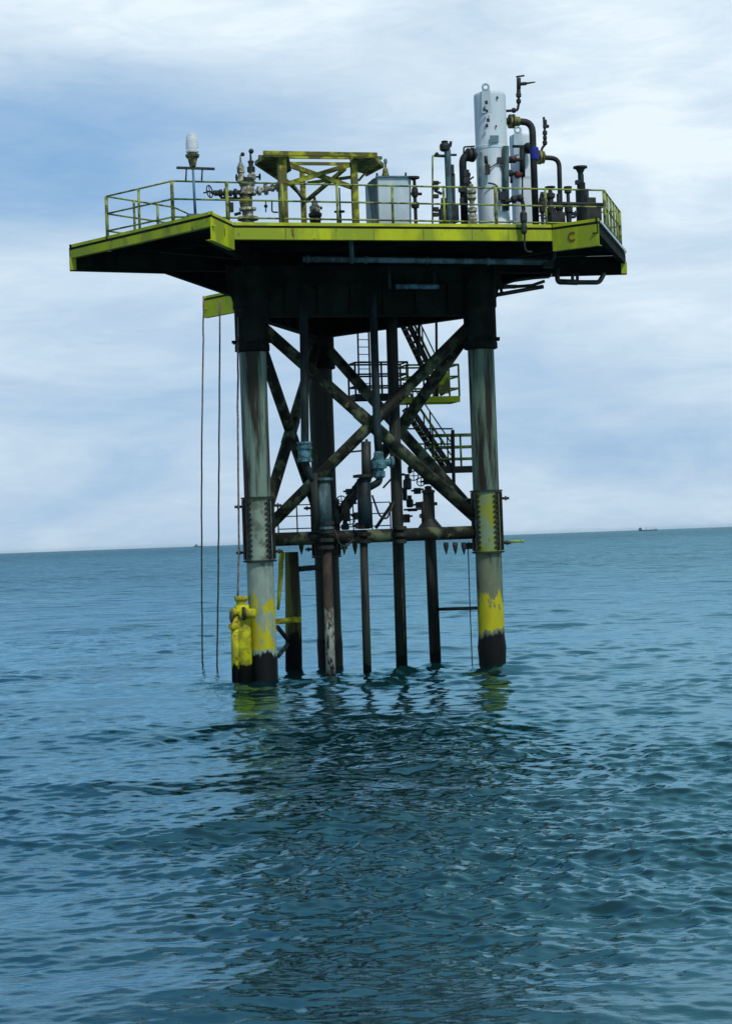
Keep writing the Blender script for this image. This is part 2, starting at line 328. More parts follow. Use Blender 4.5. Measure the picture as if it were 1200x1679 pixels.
# ------------------------------------------------------------------ the sea: waves as real relief
def make_sea():
    r = [.4, 3., 7.]
    x = 13.
    while x < 28000:
        r.append(x)
        x += max(.042, x*.0017) if x < 60 else x*.0027 if x < 130 else (x*.0045 if x < 1300 else x*.03)
    r = np.array(r)
    th = [0.]; x = 0.
    while x < math.pi:
        dx = .0021 if x < .21 else min(.2, (x-.21)*.12+.0021)
        x += dx; th.append(x)
    th[-1] = math.pi
    th = np.array([-v for v in th[:0:-1]]+th)[1:]
    nr, nth = len(r), len(th)
    RR, TT = np.meshgrid(r, th, indexing='ij')
    X = RR*np.sin(TT); Y = RR*np.cos(TT); Zz = np.zeros_like(X); DX = np.zeros_like(X); DY = np.zeros_like(X)
    dr = np.gradient(r)[:, None]*np.ones_like(TT)
    dth = np.gradient(th)[None, :]*RR
    cell = np.maximum(dr, dth)
    comps = []
    def band(n, l0, l1, steep, main, spread):
        for _ in range(n):
            lam = math.exp(RNG.uniform(math.log(l0), math.log(l1)))
            comps.append((lam, steep*lam/n**.5, main+RNG.normal(0, spread), RNG.uniform(0, 2*math.pi)))
    band(7, 6, 17, .0065, R(-70), R(22))
    band(16, 3., 7, .009, R(-75), R(32))
    band(34, 1.1, 3.0, .012, R(-85), R(38))
    band(60, .4, 1.1, .024, R(-88), R(50))
    band(60, .2, .4, .026, R(-90), R(55))
    band(40, .13, .22, .014, R(-90), R(50))
    # gusts: patches where the short waves stand higher
    gust = np.zeros_like(X)
    for k in range(10):
        a = RNG.uniform(0, 2*math.pi); l_ = RNG.uniform(6, 30); gust += np.sin((X*np.cos(a)+Y*np.sin(a)*.6)*2*math.pi/l_+RNG.uniform(0, 6.3))
    gust = np.clip(1+gust*.13, .45, 1.7)
    for lx, ly in ((-4, -2.31), (4, -2.31), (-4.9, -2.5), (-.6, -2.85), (.5, -2.85), (1.4, -1.7), (2.7, .2)):   # slop thrown back by the piles
        q_ = O+EA*lx+EB*ly; gust += 1.1*np.exp(-((X-q_.x)**2+((Y-q_.y+.8)*.5)**2)/1.6)
    for lam, amp, a, ph in comps:
        k = 2*math.pi/lam; fade = np.clip((lam/cell-2.0)/1.2, 0, 1)
        if lam < 3.4: fade = fade*gust
        p = k*(X*math.cos(a)+Y*math.sin(a))+ph
        A = amp*fade
        Zz += A*np.sin(p); DX += A*math.cos(a)*np.cos(p)*.7; DY += A*math.sin(a)*np.cos(p)*.7
    X += DX; Y += DY
    # earth's curve is left out: the sheet ends far away at the horizon
    V = np.stack([X, Y, Zz], -1).reshape(-1, 3)
    i = np.arange(nr-1)[:, None]; j = np.arange(nth)[None, :]; j2 = (j+1) % nth
    q = np.stack([i*nth+j, i*nth+j2, (i+1)*nth+j2, (i+1)*nth+j], -1).reshape(-1, 4)
    me = bpy.data.meshes.new('sea'); nv, nf = len(V), len(q)
    me.vertices.add(nv); me.vertices.foreach_set('co', V.ravel().astype(np.float32))
    me.loops.add(nf*4); me.loops.foreach_set('vertex_index', q.ravel().astype(np.int32))
    me.polygons.add(nf); me.polygons.foreach_set('loop_start', np.arange(0, nf*4, 4, dtype=np.int32))
    me.polygons.foreach_set('loop_total', np.full(nf, 4, dtype=np.int32))
    me.polygons.foreach_set('use_smooth', np.ones(nf, dtype=bool)); me.update(calc_edges=True); me.validate()
    mt = bpy.data.materials.new('sea_water'); mt.use_nodes = True; T = mt.node_tree; T.nodes.clear()
    mo = nd(T, 'ShaderNodeOutputMaterial'); df = nd(T, 'ShaderNodeBsdfDiffuse'); gl = nd(T, 'ShaderNodeBsdfGlossy', distribution='GGX')
    gl.inputs['Color'].default_value = (.48, .83, 1, 1); fr = nd(T, 'ShaderNodeFresnel', i_IOR=1.95); mx = nd(T, 'ShaderNodeMixShader')
    T.links.new(mathn('MINIMUM', fr.outputs[0], .7, tree=T), mx.inputs[0]); T.links.new(df.outputs[0], mx.inputs[1]); T.links.new(gl.outputs[0], mx.inputs[2]); T.links.new(mx.outputs[0], mo.inputs[0])
    g = nd(T, 'ShaderNodeNewGeometry')
    # ripples too small to resolve far out turn into surface roughness
    ln = nd(T, 'ShaderNodeVectorMath', operation='LENGTH'); T.links.new(g.outputs['Position'], ln.inputs[0])
    rg_ = nd(T, 'ShaderNodeMapRange', i_1=25., i_2=420., i_3=.05, i_4=.26); T.links.new(ln.outputs['Value'], rg_.inputs[0]); ptch = nd(T, 'ShaderNodeTexNoise', i_Scale=1., i_Detail=5., i_Roughness=.6); pm = nd(T, 'ShaderNodeMapping'); pm.inputs['Scale'].default_value = (.012, .03, 1); T.links.new(g.outputs['Position'], pm.inputs[0]); T.links.new(pm.outputs[0], ptch.inputs['Vector'])
    cat = nd(T, 'ShaderNodeMapRange', i_1=.35, i_2=.65, i_3=.45, i_4=1.5); T.links.new(ptch.outputs[0], cat.inputs[0])
    T.links.new(mathn('MULTIPLY', rg_.outputs[0], cat.outputs[0], tree=T), gl.inputs['Roughness'])
    fd_ = nd(T, 'ShaderNodeMapRange', i_1=18., i_2=90., i_3=1., i_4=.25); T.links.new(ln.outputs['Value'], fd_.inputs[0])
    def nz(sc, stretch, det, loc=(0, 0, 0), rg=.55):
        mp = nd(T, 'ShaderNodeMapping'); mp.inputs['Scale'].default_value = stretch; mp.inputs['Location'].default_value = loc
        T.links.new(g.outputs['Position'], mp.inputs[0]); n = nd(T, 'ShaderNodeTexNoise', i_Scale=sc, i_Detail=det, i_Roughness=rg)
        T.links.new(mp.outputs[0], n.inputs['Vector']); return n.outputs[0]
    big = nz(.05, (1, .6, 1), 3.)
    T.links.new(mixc(ramp(big, [(.35, 0.), (.65, 1.)], T), (.001, .008, .010), (.003, .020, .021), T), df.inputs['Color'])
    b1 = nd(T, 'ShaderNodeBump', i_Distance=.022); T.links.new(nz(7., (.7, 1.2, 1), 4.), b1.inputs['Height'])
    b2 = nd(T, 'ShaderNodeBump', i_Distance=.04); T.links.new(nz(1.6, (.55, 1.2, 1), 4., (5, 3, 0)), b2.inputs['Height']); T.links.new(b1.outputs[0], b2.inputs['Normal'])
    b3 = nd(T, 'ShaderNodeBump', i_Strength=.4, i_Distance=.6); T.links.new(nz(.35, (.4, 1.2, 1), 5., (2, 9, 0), .6), b3.inputs['Height']); T.links.new(b2.outputs[0], b3.inputs['Normal'])
    b4 = nd(T, 'ShaderNodeBump', i_Strength=.5, i_Distance=3.); T.links.new(nz(.06, (.3, 1.3, 1), 5., (7, 1, 0), .65), b4.inputs['Height']); T.links.new(b3.outputs[0], b4.inputs['Normal'])
    f3 = nd(T, 'ShaderNodeMapRange', i_1=30., i_2=160., i_3=.0, i_4=.5); T.links.new(ln.outputs['Value'], f3.inputs[0]); T.links.new(f3.outputs[0], b3.inputs['Strength'])
    b5 = nd(T, 'ShaderNodeBump', i_Strength=1., i_Distance=40.); T.links.new(nz(.006, (.35, 1.2, 1), 6., (3, 3, 0), .7), b5.inputs['Height']); T.links.new(b4.outputs[0], b5.inputs['Normal'])
    f5 = nd(T, 'ShaderNodeMapRange', i_1=250., i_2=1500., i_3=0., i_4=.8); T.links.new(ln.outputs['Value'], f5.inputs[0]); T.links.new(f5.outputs[0], b5.inputs['Strength'])
    f4 = nd(T, 'ShaderNodeMapRange', i_1=70., i_2=300., i_3=0., i_4=1.); T.links.new(ln.outputs['Value'], f4.inputs[0]); T.links.new(f4.outputs[0], b4.inputs['Strength'])
    for b_, k_ in ((b1, .4), (b2, .25)): T.links.new(mathn('MULTIPLY', fd_.outputs[0], k_, tree=T), b_.inputs['Strength'])
    for x_ in (gl, df, fr): T.links.new(b5.outputs[0], x_.inputs['Normal'])
    me.materials.append(mt)
    o = bpy.data.objects.new('sea', me); C.objects.link(o); o['kind'] = 'structure'
make_sea()

# ------------------------------------------------------------------ deck plan (platform frame)
ZD = 14.6; ZB = 13.9
A = (-6.35, -8.1); A2 = (-5.25, -6.12); F2 = (5.35, -6.05); Cc = (6.45, -7.35); D = (10.25, -.45); D2 = (7.6, .1)
M2 = (1.6, 8.9); RR_ = (3.6, 11.6); RL = (-2.9, 12.1); M1 = (-1.3, 8.6); L2 = (-6.6, -.75); L1 = (-9.85, -1.35)
POLY = [A, A2, F2, Cc, D, D2, M2, RR_, RL, M1, L2, L1]
LEGS = [(-4, -2.31), (4, -2.31), (0, 4.62)]
TW, TB = 12.15, 4.85                     # brace work points
plat = thing('steel_platform', 'yellow-edged dark steel platform standing in the sea on three legs with crossed braces', 'platform', (0, 0, 0))

# deck plate, toe strip, fascias
dp = MB(); dp.prism(POLY, ZD-.07, ZD); build('deck_plate', dp, 'shade_steel', plat)
def lerp(p, q, t_): return (p[0]+(q[0]-p[0])*t_, p[1]+(q[1]-p[1])*t_)
def v2(p, z): return Vector((p[0], p[1], z))
def inward(p, q):                        # unit normal pointing inside for the counter-clockwise plan
    d_ = (v2(q, 0)-v2(p, 0)).normalized(); return Vector((-d_.y, d_.x, 0))
def fascia(p, q, h, z1=ZD-.078, mat='yellow_fascia', name='fascia_beam', w_=.03, fl=.16, label=None):
    n = inward(p, q); a, b = v2(p, 0)+n*.02, v2(q, 0)+n*.02; mb = MB(); zc = z1-h/2
    mb.bar(a+Vector((0, 0, zc)), b+Vector((0, 0, zc)), w_, h)
    o_ = n*(fl/2+w_/2)
    mb.bar(a+o_+Vector((0, 0, z1-h+.012)), b+o_+Vector((0, 0, z1-h+.012)), fl, .024)
    return build(name, mb, mat, plat, label)
EDGES = list(zip(POLY, POLY[1:]+POLY[:1]))
for k, (p, q) in enumerate(EDGES):
    deep = k in (0, 2, 4, 7-0, 8, 10) or (k in (6,))
    if k in (4, 10, 6, 9, 5): fascia(p, q, .70, mat='shade_steel')
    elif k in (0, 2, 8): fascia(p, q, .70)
    elif k == 3: fascia(p, q, .30, mat='shade_steel')
    elif k == 11: fascia(p, q, .27)
    else: fascia(p, q, .36)
    # rim: grating edge angle standing proud above the fascia
    n = inward(p, q); mb = MB(); a, b = v2(p, ZD+.055)+n*.06, v2(q, ZD+.055)+n*.06
    mb.bar(a, b, .05, .10); build('toe_strip', mb, 'shade_steel' if k in (3, 9, 10) else 'yellow_paint', plat)
for c0, dx in ((L1, .0), (D, -.0)):
    mb = MB(); sx = 1 if c0 is L1 else -1; mb.box((c0[0]+sx*.10, c0[1]-.06, ZB+.17), (.22, .04, .42)); build('end_plate', mb, 'yellow_fascia', plat)
# knife-shaped ends of the deep beams below the shallow fascia of each wing
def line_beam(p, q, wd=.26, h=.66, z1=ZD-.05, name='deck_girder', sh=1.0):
    p, q = v2(p, z1-h/2), v2(q, z1-h/2); d_ = (q-p).normalized(); mb = MB(); mb.ibeam(p+d_*sh, q-d_*sh, wd, h); build(name, mb, 'shade_steel', plat)
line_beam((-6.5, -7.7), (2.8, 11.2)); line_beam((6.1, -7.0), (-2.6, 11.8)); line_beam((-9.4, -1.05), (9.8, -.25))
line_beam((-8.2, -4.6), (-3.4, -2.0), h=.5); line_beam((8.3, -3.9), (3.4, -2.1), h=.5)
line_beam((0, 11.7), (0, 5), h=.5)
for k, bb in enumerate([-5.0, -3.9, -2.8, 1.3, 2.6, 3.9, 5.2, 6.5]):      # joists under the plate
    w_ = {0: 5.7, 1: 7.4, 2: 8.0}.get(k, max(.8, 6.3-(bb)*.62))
    mb = MB(); mb.ibeam((-w_, bb, ZD-.05-.13), (w_, bb, ZD-.05-.13), .12, .25, .02); build('joist', mb, 'shade_steel', plat)
# girders between the leg heads, and haunch plates out to the deck edge
cen = Vector((0, 0, 0))
for i in range(3):
    p, q = LEGS[i], LEGS[(i+1) % 3]
    d_ = (v2(q, 0)-v2(p, 0)).normalized(); mb = MB()
    mb.ibeam(v2(p, 12.72)+d_*.58, v2(q, 12.72)-d_*.58, .34, 1.14, .035)
    for s_ in range(1, 7):
        c_ = v2(p, 12.72)+d_*(8*s_/7); mb.bar(c_-d_*.012, c_+d_*.012, .30, 1.06)
    build('head_girder', mb, 'shade_steel', plat)
    mb = MB(); mb.ibeam(v2(p, 13.60)+d_*.3, v2(q, 13.60)-d_*.3, .3, .56, .03); build('head_girder', mb, 'shade_steel', plat)
for lx, ly in LEGS:
    n = Vector((lx, ly, 0)).normalized(); mb = MB(); p0 = v2((lx, ly), 0)
    tt = Vector((-n.y, n.x, 0))
    for s_ in (-1, 1):
        dirr = (n*.86+tt*.5*s_).normalized()
        mb.plate([p0+dirr*.5+Vector((0, 0, 12.3)), p0+dirr*.8+Vector((0, 0, 13.3)), p0+dirr*.8+Vector((0, 0, 13.89)), p0+dirr*.5+Vector((0, 0, 13.89))], .03)
    build('haunch_plate', mb, 'shade_steel', plat)

# legs
for i, (lx, ly) in enumerate(LEGS):
    mat = ('leg_left', 'leg_right', 'leg_rear')[i]
    mb = MB(); n_ = 40; pts = []; rs = []
    for k in range(n_+1):
        z = -2.5+k/n_*16.3; rr = .45
        if z < 1.05: rr = .47+.05*math.sin(z*9)*random.random()
        pts.append((lx, ly, z)); rs.append(rr)
    mb.path(pts, rs, 32)
    lg = build('leg', mb, mat, plat, ('front left leg, grey green with flaking yellow paint above the waterline', 'front right leg, grey green with a yellow band above the waterline', 'dark rear leg')[i])
    # pile-top collar under the deck
    mb = MB(); mb.lathe((lx, ly, 0), [(.47, 10.98), (.58, 11.02), (.58, 11.22), (.56, 11.24), (.56, 12.4), (.60, 12.45), (.60, 13.8)], seg=32)
    for k in range(10):
        a = 2*math.pi*k/10; mb.box((lx+.62*math.cos(a), ly+.62*math.sin(a), 11.33), (.12, .12, .09)); 
    build('collar', mb, 'shade_steel', lg)
    # shimmed sleeve round the leg at the horizontal brace
    if i < 2:
        mb = MB(); mb.lathe((lx, ly, 0), [(.455, 3.98), (.50, 4.0), (.50, 6.12), (.455, 6.14)], seg=32); sv = build('sleeve', mb, ('sleeve_left', 'sleeve_right')[i], lg)
    else:
        mb = MB(); mb.lathe((lx, ly, 0), [(.455, 3.98), (.52, 4.0), (.52, 6.12), (.455, 6.14)], seg=32); sv = build('sleeve', mb, 'leg_rear', lg)
    for z in (4.02, 6.12):
        mb = MB(); mb.lathe((lx, ly, z-.03), [(.505, 0), (.56, .0), (.56, .06), (.505, .06)], seg=32); build('flange_ring', mb, 'dark_steel' if i else 'leg_rear', lg)
    # toothed shim plates: guide webs with saw-tooth inner edges down both flanks, seen from the front
    mb = MB()
    fr = Vector((CA-lx, CB-ly, 0)).normalized(); sd = Vector((-fr.y, fr.x, 0))
    c_ = v2((lx, ly), 0)
    for s_ in (-1, 1):
        for zz, (ang) in ((0, 42), (0, 62)):
            e = fr*math.cos(R(ang))+sd*s_*math.sin(R(ang))
            mb.bar(c_+e*.555+Vector((0, 0, 4.08)), c_+e*.555+Vector((0, 0, 6.07)), .03, .10, e)
        for k in range(11):
            z = 4.2+k*.175; e0 = fr*math.cos(R(42))+sd*s_*math.sin(R(42)); e1 = fr*math.cos(R(24))+sd*s_*math.sin(R(24))
            mb.plate([c_+e0*.545+Vector((0, 0, z-.075)), c_+e1*.545+Vector((0, 0, z)), c_+e0*.545+Vector((0, 0, z+.075))], .05)
    build('shim_teeth', mb, 'dark_steel', lg)
    for s_ in (-1, 1):
        for z in (4.32, 5.85): mb = MB(); mb.tube(c_+sd*s_*.5+Vector((0, 0, z)), c_+sd*s_*.78+Vector((0, 0, z)), .045, seg=8); mb.tube(c_+sd*s_*.66+Vector((0, 0, z-.08)), c_+sd*s_*.66+Vector((0, 0, z+.08)), .03, seg=8); build('lug', mb, 'dark_steel', lg)

# braces
def leg_dir(i, j): return (v2(LEGS[j], 0)-v2(LEGS[i], 0)).normalized()
for i in range(3):
    j = (i+1) % 3; d_ = leg_dir(i, j)
    off = Vector((-d_.y, d_.x, 0))*.0
    for (za, zb) in ((TW, TB), (TB, TW)):
        p, q = v2(LEGS[i], za), v2(LEGS[j], zb); u = (q-p).normalized(); k = .42/abs(u.dot(d_))
        ps = p+u*k; pe = q-u*k
        mb = MB(); mb.tube(ps, pe, .205 if za > zb else .196, seg=20)
        build('brace', mb, 'brace_paint', plat)
    mb = MB(); mid = v2(LEGS[i], (TW+TB)/2)*.5+v2(LEGS[j], (TW+TB)/2)*.5
    mb.tube(mid+(v2(LEGS[i], TW)-v2(LEGS[j], TB)).normalized()*.62, mid-(v2(LEGS[i], TW)-v2(LEGS[j], TB)).normalized()*.62, .225, seg=20); build('joint_can', mb, 'brace_paint', plat)
    mb = MB(); mb.tube(v2(LEGS[i], 4.72)+d_*.44, v2(LEGS[j], 4.72)-d_*.44, .225, seg=20); build('horizontal_brace', mb, 'brace_paint', plat)
# stub past the right leg
q = P(827, 888, -2.3); q2 = P(858, 887, -2.3); mb = MB(); mb.tube(q, q2, .05, seg=8); build('stub_pipe', mb, 'rail_paint', plat)
# pointed anodes and clamps hanging under the horizontal braces
for px, b_ in ((564, -2.31), (582, -2.31), (731, -2.31), (746, -2.31), (494, -1.0), (760, -2.31)):
    p = P(px, 894, b_); mb = MB(); mb.lathe(p, [(.08, .1), (.09, 0), (.07, -.12), (.015, -.32)], seg=10); build('hanging_spike', mb, 'dark_steel', plat)
for k in range(1, 7):
    p_ = lerp(A2, F2, k/7+.013*(k % 3)); mb = MB(); mb.bar(v2(p_, ZD-.43)+Vector((0, .002, 0)), v2(p_, ZD-.09)+Vector((0, .002, 0)), .014, .024, (0, 1, 0)); build('weld_seam', mb, 'rail_paint', plat)
# letters on the wing beams
def letter(txt, p, q, tpos, z, size, mat):
    cu = bpy.data.curves.new('t', 'FONT'); cu.body = txt; cu.size = size; cu.extrude = .003; cu.align_x = 'CENTER'; cu.align_y = 'CENTER'; cu.offset = .006
    to = bpy.data.objects.new('t', cu); C.objects.link(to); dg = bpy.context.evaluated_depsgraph_get()
    me = bpy.data.meshes.new_from_object(to.evaluated_get(dg)); bpy.data.objects.remove(to)
    pw, qw = W(v2(p, 0)), W(v2(q, 0)); X = (qw-pw).normalized(); Z = Vector((0, 0, 1)); Y = X.cross(Z)
    # outward is X x Z for the counter-clockwise plan
    M = Matrix((X, Z, Y)).transposed().to_4x4(); M.translation = pw+(qw-pw)*tpos+Vector((0, 0, z))+Y*.012
    me.transform(Matrix.Translation(-ORG[plat.name]) @ M); me.materials.append(MAT[mat])
    o = bpy.data.objects.new('painted_letter', me); C.objects.link(o); o.parent = plat
material('letter_rust', (.16, .05, .02), .6, bump=0); material('letter_dark', (.08, .09, .02), .6, bump=0)
letter('C', F2, Cc, .42, 14.2, .42, 'letter_rust'); letter('I', A, A2, .55, 14.22, .36, 'letter_dark')

# ------------------------------------------------------------------ guard rails
RG = 'guard rails round the deck edge'
def rail_run(label, pts, posts, name='guard_rail', hs=(.27, .83, 1.39), r=.03, group=RG, mat='rail_paint', z=ZD, pr=.042, thick=()):
    pts = [v2(p, z) for p in pts]
    t_ = thing(name, label, 'guard rail', pts[0], group)
    for h in hs:
        mb = MB(); mb.path([p+Vector((0, 0, h)) for p in pts], r, 8); build('rail', mb, mat, t_)
    for k, p in enumerate(posts):
        mb = MB(); rr = .055 if k in thick else pr; mb.tube(v2(p, z), v2(p, z+hs[-1]), rr, seg=10); build('post', mb, mat, t_)
    return t_
G1 = (-7.15, -6.0); G2 = (7.55, -5.25); GL = PZ(168, -1.9, ZD)[:2]
fp = [PZ(px, -6.0, ZD)[:2] for px in (375, 467, 558, 650, 736, 823, 907)]
fp = [(a, -6.0+(a+7.15)*.051) for a, _ in fp]
rail_run('long green guard rail along the front deck edge between the two wings', [G1, G2], [G1]+fp+[G2], thick=(0, 1, 6, 8))
GL = (-8.82, -3.2)
rail_run('sloping guard rail on the outer edge of the left wing', [lerp(GL, G1, .005), lerp(GL, G1, .99)], [GL, lerp(GL, G1, .5)], thick=(0,))
rail_run('guard rail running back from the far left corner post of the left wing', [lerp(GL, (-6.3, -1.3), .02), (-6.3, -1.3), (-3.0, 4.6)], [lerp(GL, (-6.3, -1.3), .4), lerp(GL, (-6.3, -1.3), .75), (-6.3, -1.3), (-4.65, 1.65), (-3, 4.6)])
GR = (9.75, -1.25)
rail_run('steeply receding guard rail down the outer edge of the right wing', [lerp(G2, GR, .01), GR], [lerp(G2, GR, t_) for t_ in (.2, .4, .6, .8, 1)], thick=(4,))
rail_run('guard rail behind the pipework at the back of the right wing', [lerp(GR, (7.2, -.3), .02), (7.2, -.3), (3.6, 6.0)], [(7.2, -.3), (5.4, 2.9), (3.6, 6.0)])
# kick strip of the right wing, pale
mb = MB(); mb.bar(v2(lerp(Cc, D, .03), ZD+.02)+Vector((.05, -.03, 0)), v2(lerp(Cc, D, .97), ZD+.02)+Vector((.05, -.03, 0)), .03, .09); build('edge_strip', mb, 'cabinet_grey', plat)
# roof of deep beam tips, left and right, already part of the fascia

# ------------------------------------------------------------------ warning lantern on its pole
def zat(px, py, b): return P(px, py, b)
b0 = -6.75; p = PZ(321, b0, ZD)
lt = thing('warning_lantern', 'white domed warning lantern on a thin pole with crossbar above the left wing', 'lantern', p)
def col_pts(px0, py0, px1, py1, b): return P(px0, py0, b), P(px1, py1, b)
mb = MB(); c_ = Vector(p); mb.box(c_+Vector((0, 0, .13)), (.5, .35, .18)); mb.box(c_+Vector((0, 0, .03)), (.62, .45, .055)); build('base', mb, 'base_blue', lt)
top = P(316.5, 273, b0)
mb = MB(); mb.tube(c_+Vector((0, 0, .22)), top, .045, .035, seg=10); build('pole', mb, 'base_blue', lt)
zt = Vector(top)
mb = MB(); mb.bar(Vector(P(290, 275, b0)), Vector(P(352, 277, b0)), .09, .07); cb = build('crossbar', mb, 'dark_steel', lt)
mb = MB()
for a_, b_ in ((306, 305), (332, 331)): mb.tube(P(a_, 278, b0), P(b_, 296, b0), .025, seg=8)
build('bracket', mb, 'dark_steel', cb)
cx_ = Vector(P(316.5, 275, b0))
mb = MB(); mb.lathe(cx_, [(.06, 0), (.10, .05), (.11, .10), (.15, .28), (.21, .33), (.22, .40), (.14, .42), (.13, .46)]); build('lamp_base', mb, 'olive_valve', lt)
mb = MB(); mb.lathe(cx_+Vector((0, 0, .46)), [(.19, 0), (.205, .03), (.20, .2), (.19, .42), (.155, .54), (.09, .61), (.02, .635)]); build('lens', mb, 'lens_glass', lt)
mb = MB(); mb.lathe(cx_+Vector((0, 0, .47)), [(.10, 0), (.10, .10), (.14, .14), (.14, .36), (.07, .46)]); build('lamp_core', mb, 'vessel_white', lt)

# ------------------------------------------------------------------ yellow canopy frame
b0 = -4.9
cf = thing('canopy_frame', 'yellow steel canopy frame on posts with crossed braces at the middle of the deck', 'frame', PZ(520, -4.4, ZD))
zr = P(520, 253, -4.6)[2]
posts = [(466, -5.0, 6.5), (584, -4.9, 5), (500, -2.4, 4)]
PB = []
for px, b_, hw in posts:
    p = PZ(px, b_, ZD); PB.append(Vector(p)); mb = MB(); mb.bar(p, (p[0], p[1], zr-.1), hw*2/50, hw*2/50, (0, 1, 0)); build('post', mb, 'frame_paint', cf)
def rp(px, py, b_): return Vector(P(px, py, b_))
tl, trr = rp(432, 251, -5.3), rp(618, 254, -5.3)
for nm, (p, q), wd, ht in (('roof_beam', (tl, trr), .10, .14), ('roof_beam', (rp(424, 257, -4.2), rp(626, 259, -4.2)), .10, .10), ('roof_beam', (rp(470, 268, -2.2), rp(590, 269, -2.2)), .10, .10)):
    mb = MB(); mb.bar(p, q, wd, ht); build(nm, mb, 'frame_paint', cf)
zt_ = tl.z
def flat(*pp): return [Vector((x.x, x.y, zt_-.09)) for x in pp]
LB = Vector(PZ(419, -4.3, zt_-.09)); LC = Vector(PZ(458, -1.6, zt_-.09)); LD = Vector(PZ(478, -3.0, zt_-.09)); LE = Vector(PZ(474, -5.2, zt_-.09)); LA = Vector(PZ(432, -5.2, zt_-.09))
mb = MB(); mb.plate([LA, LE, LD, LC, LB], .03); build('roof_plate', mb, 'rail_paint', cf)
for p, q in ((LA, LB), (LB, LC)):
    mb = MB(); mb.bar(p-Vector((0, 0, .04)), q-Vector((0, 0, .04)), .06, .12); build('roof_edge', mb, 'frame_paint', cf)
RA = Vector(PZ(617, -5.2, zt_-.09)); RB = Vector(PZ(628, -4.2, zt_-.09)); RC_ = Vector(PZ(600, -2.6, zt_-.09)); RD = Vector(PZ(576, -3.0, zt_-.09)); RE = Vector(PZ(578, -5.2, zt_-.09))
mb = MB(); mb.plate([RE, RA, RB, RC_, RD], .03); build('roof_plate', mb, 'rail_paint', cf)
for p, q in ((RA, RB), (RB, RC_)):
    mb = MB(); mb.bar(p-Vector((0, 0, .04)), q-Vector((0, 0, .04)), .06, .12); build('roof_edge', mb, 'frame_paint', cf)
for k, (x0, y0, bb0, x1, y1, bb1, r_) in enumerate([(470, 302, -4.9, 574, 270, -4.8, .075), (478, 272, -4.7, 580, 308, -4.8, .075), (470, 296, -4.9, 500, 326, -2.5, .05), (502, 330, -2.4, 566, 276, -4.6, .06), (500, 330, -2.4, 478, 300, -4.6, .05), (588, 296, -4.8, 606, 275, -4.2, .03), (505, 300, -2.4, 580, 290, -4.8, .05)]):
    mb = MB(); mb.bar(rp(x0, y0, bb0), rp(x1, y1, bb1), r_*1.6, r_*2); build('brace', mb, 'frame_paint', cf)

# ------------------------------------------------------------------ valve helpers
def handwheel(parent, c, R_, axis, mat='dark_steel'):
    mb = MB(); mb.torus(c, R_, .02, axis, spokes=4); mb.tube(Vector(c)-Vector(axis)*.22, Vector(c)+Vector(axis)*.03, .025, seg=8); return build('handwheel', mb, mat, parent)

# wellhead tree at left
b0 = -4.6
wt = thing('wellhead_tree', 'cream and olive wellhead valve tree with a side handwheel, left of the canopy frame', 'valve tree', PZ(408, b0, ZD))
c_ = Vector(PZ(408, b0, ZD))
for hx, hy in ((388, 291), (426, 290), (391, 277)):
    mb = MB(); mb.torus(P(hx, hy, b0), .10, .018, (1, 0, 0), spokes=4); mb.tube(P(hx, hy, b0), P(hx+(10 if hx < 400 else -8), hy, b0), .03, seg=8); build('handwheel', mb, 'dark_steel', wt)
def zz(py, px=408, b=b0): return P(px, py, b)[2]
def vprof(px, b, prof, dx=0):            # prof: (half width px, py) from bottom to top
    ym = (prof[0][1]+prof[-1][1])/2; px = px+.0367*(prof[0][1]-ym)        # the camera is rolled: follow the upright to its foot
    sc = 1/ (F/ (W((0, b, 0)).y)); base = Vector(PZ(px, b, ZD)); out_ = []
    for hw, py in prof: out_.append((hw*sc, P(px, py, b)[2]-ZD))
    return base, out_
def stack(name, mat, parent, px, b, prof, seg=16, px1=None):
    base, pr = vprof(px, b, prof); mb = MB(); mb.lathe(base, pr, seg=seg); return build(name, mb, mat, parent)
stack('lower_body', 'valve_cream', wt, 407, b0, [(10, 372), (10, 362), (17, 361), (17, 356), (9, 355), (9, 346), (14, 345), (14, 341)])
stack('middle_body', 'olive_valve', wt, 405, b0, [(8, 340), (10, 338), (11, 330), (10, 322), (8, 320)])
stack('upper_body', 'valve_cream', wt, 408, b0, [(14, 320), (15, 318), (12, 316), (11, 306), (13, 304), (13, 301), (9, 300)])
stack('collar', 'dark_steel', wt, 408, b0, [(14, 301), (14, 298), (10, 297), (10, 292)])
stack('bonnet', 'valve_cream', wt, 398, b0, [(5, 299), (7.5, 298), (7.5, 290), (5, 289), (5, 284), (6.5, 283), (6.5, 273), (4, 272), (4, 268), (2, 267), (1.4, 255)], 12)
stack('bonnet', 'valve_cream', wt, 416, b0, [(4, 299), (4, 295), (7, 294), (7, 287), (5, 286), (5, 282)], 12)
stack('bonnet_cap', 'dark_steel', wt, 415, b0, [(6.5, 282), (6.5, 274), (4, 273), (4, 268), (5, 267), (5, 264), (2, 263), (1.3, 249)], 12)
mb = MB(); mb.ball(P(398, 253, b0), .07); mb.ball(P(412, 248, b0), .085); build('gauge', mb, 'dark_steel', wt)
mb = MB(); mb.bend([P(352, 318, b0), P(368, 317, b0), P(395, 315, b0)], [.06]*14 if False else .07); 
for px, r_ in ((362, .13), (370, .16), (378, .1), (386, .15)): flange(mb, P(px, 317, b0), r_, .08, (1, 0, 0))
build('left_outlet', mb, 'brown_steel', wt)
mb = MB(); mb.tube(P(420, 314, b0), P(462, 305, b0), .08);
for px, r_ in ((425, .15), (436, .18), (447, .12), (456, .16)): flange(mb, P(px, 314-(px-420)*.21, b0), r_, .09, (1, 0, .1))
build('right_outlet', mb, 'valve_cream', wt)
handwheel(wt, P(344, 314, b0-.1), .20, Vector((.75, -.6, .1)).normalized())
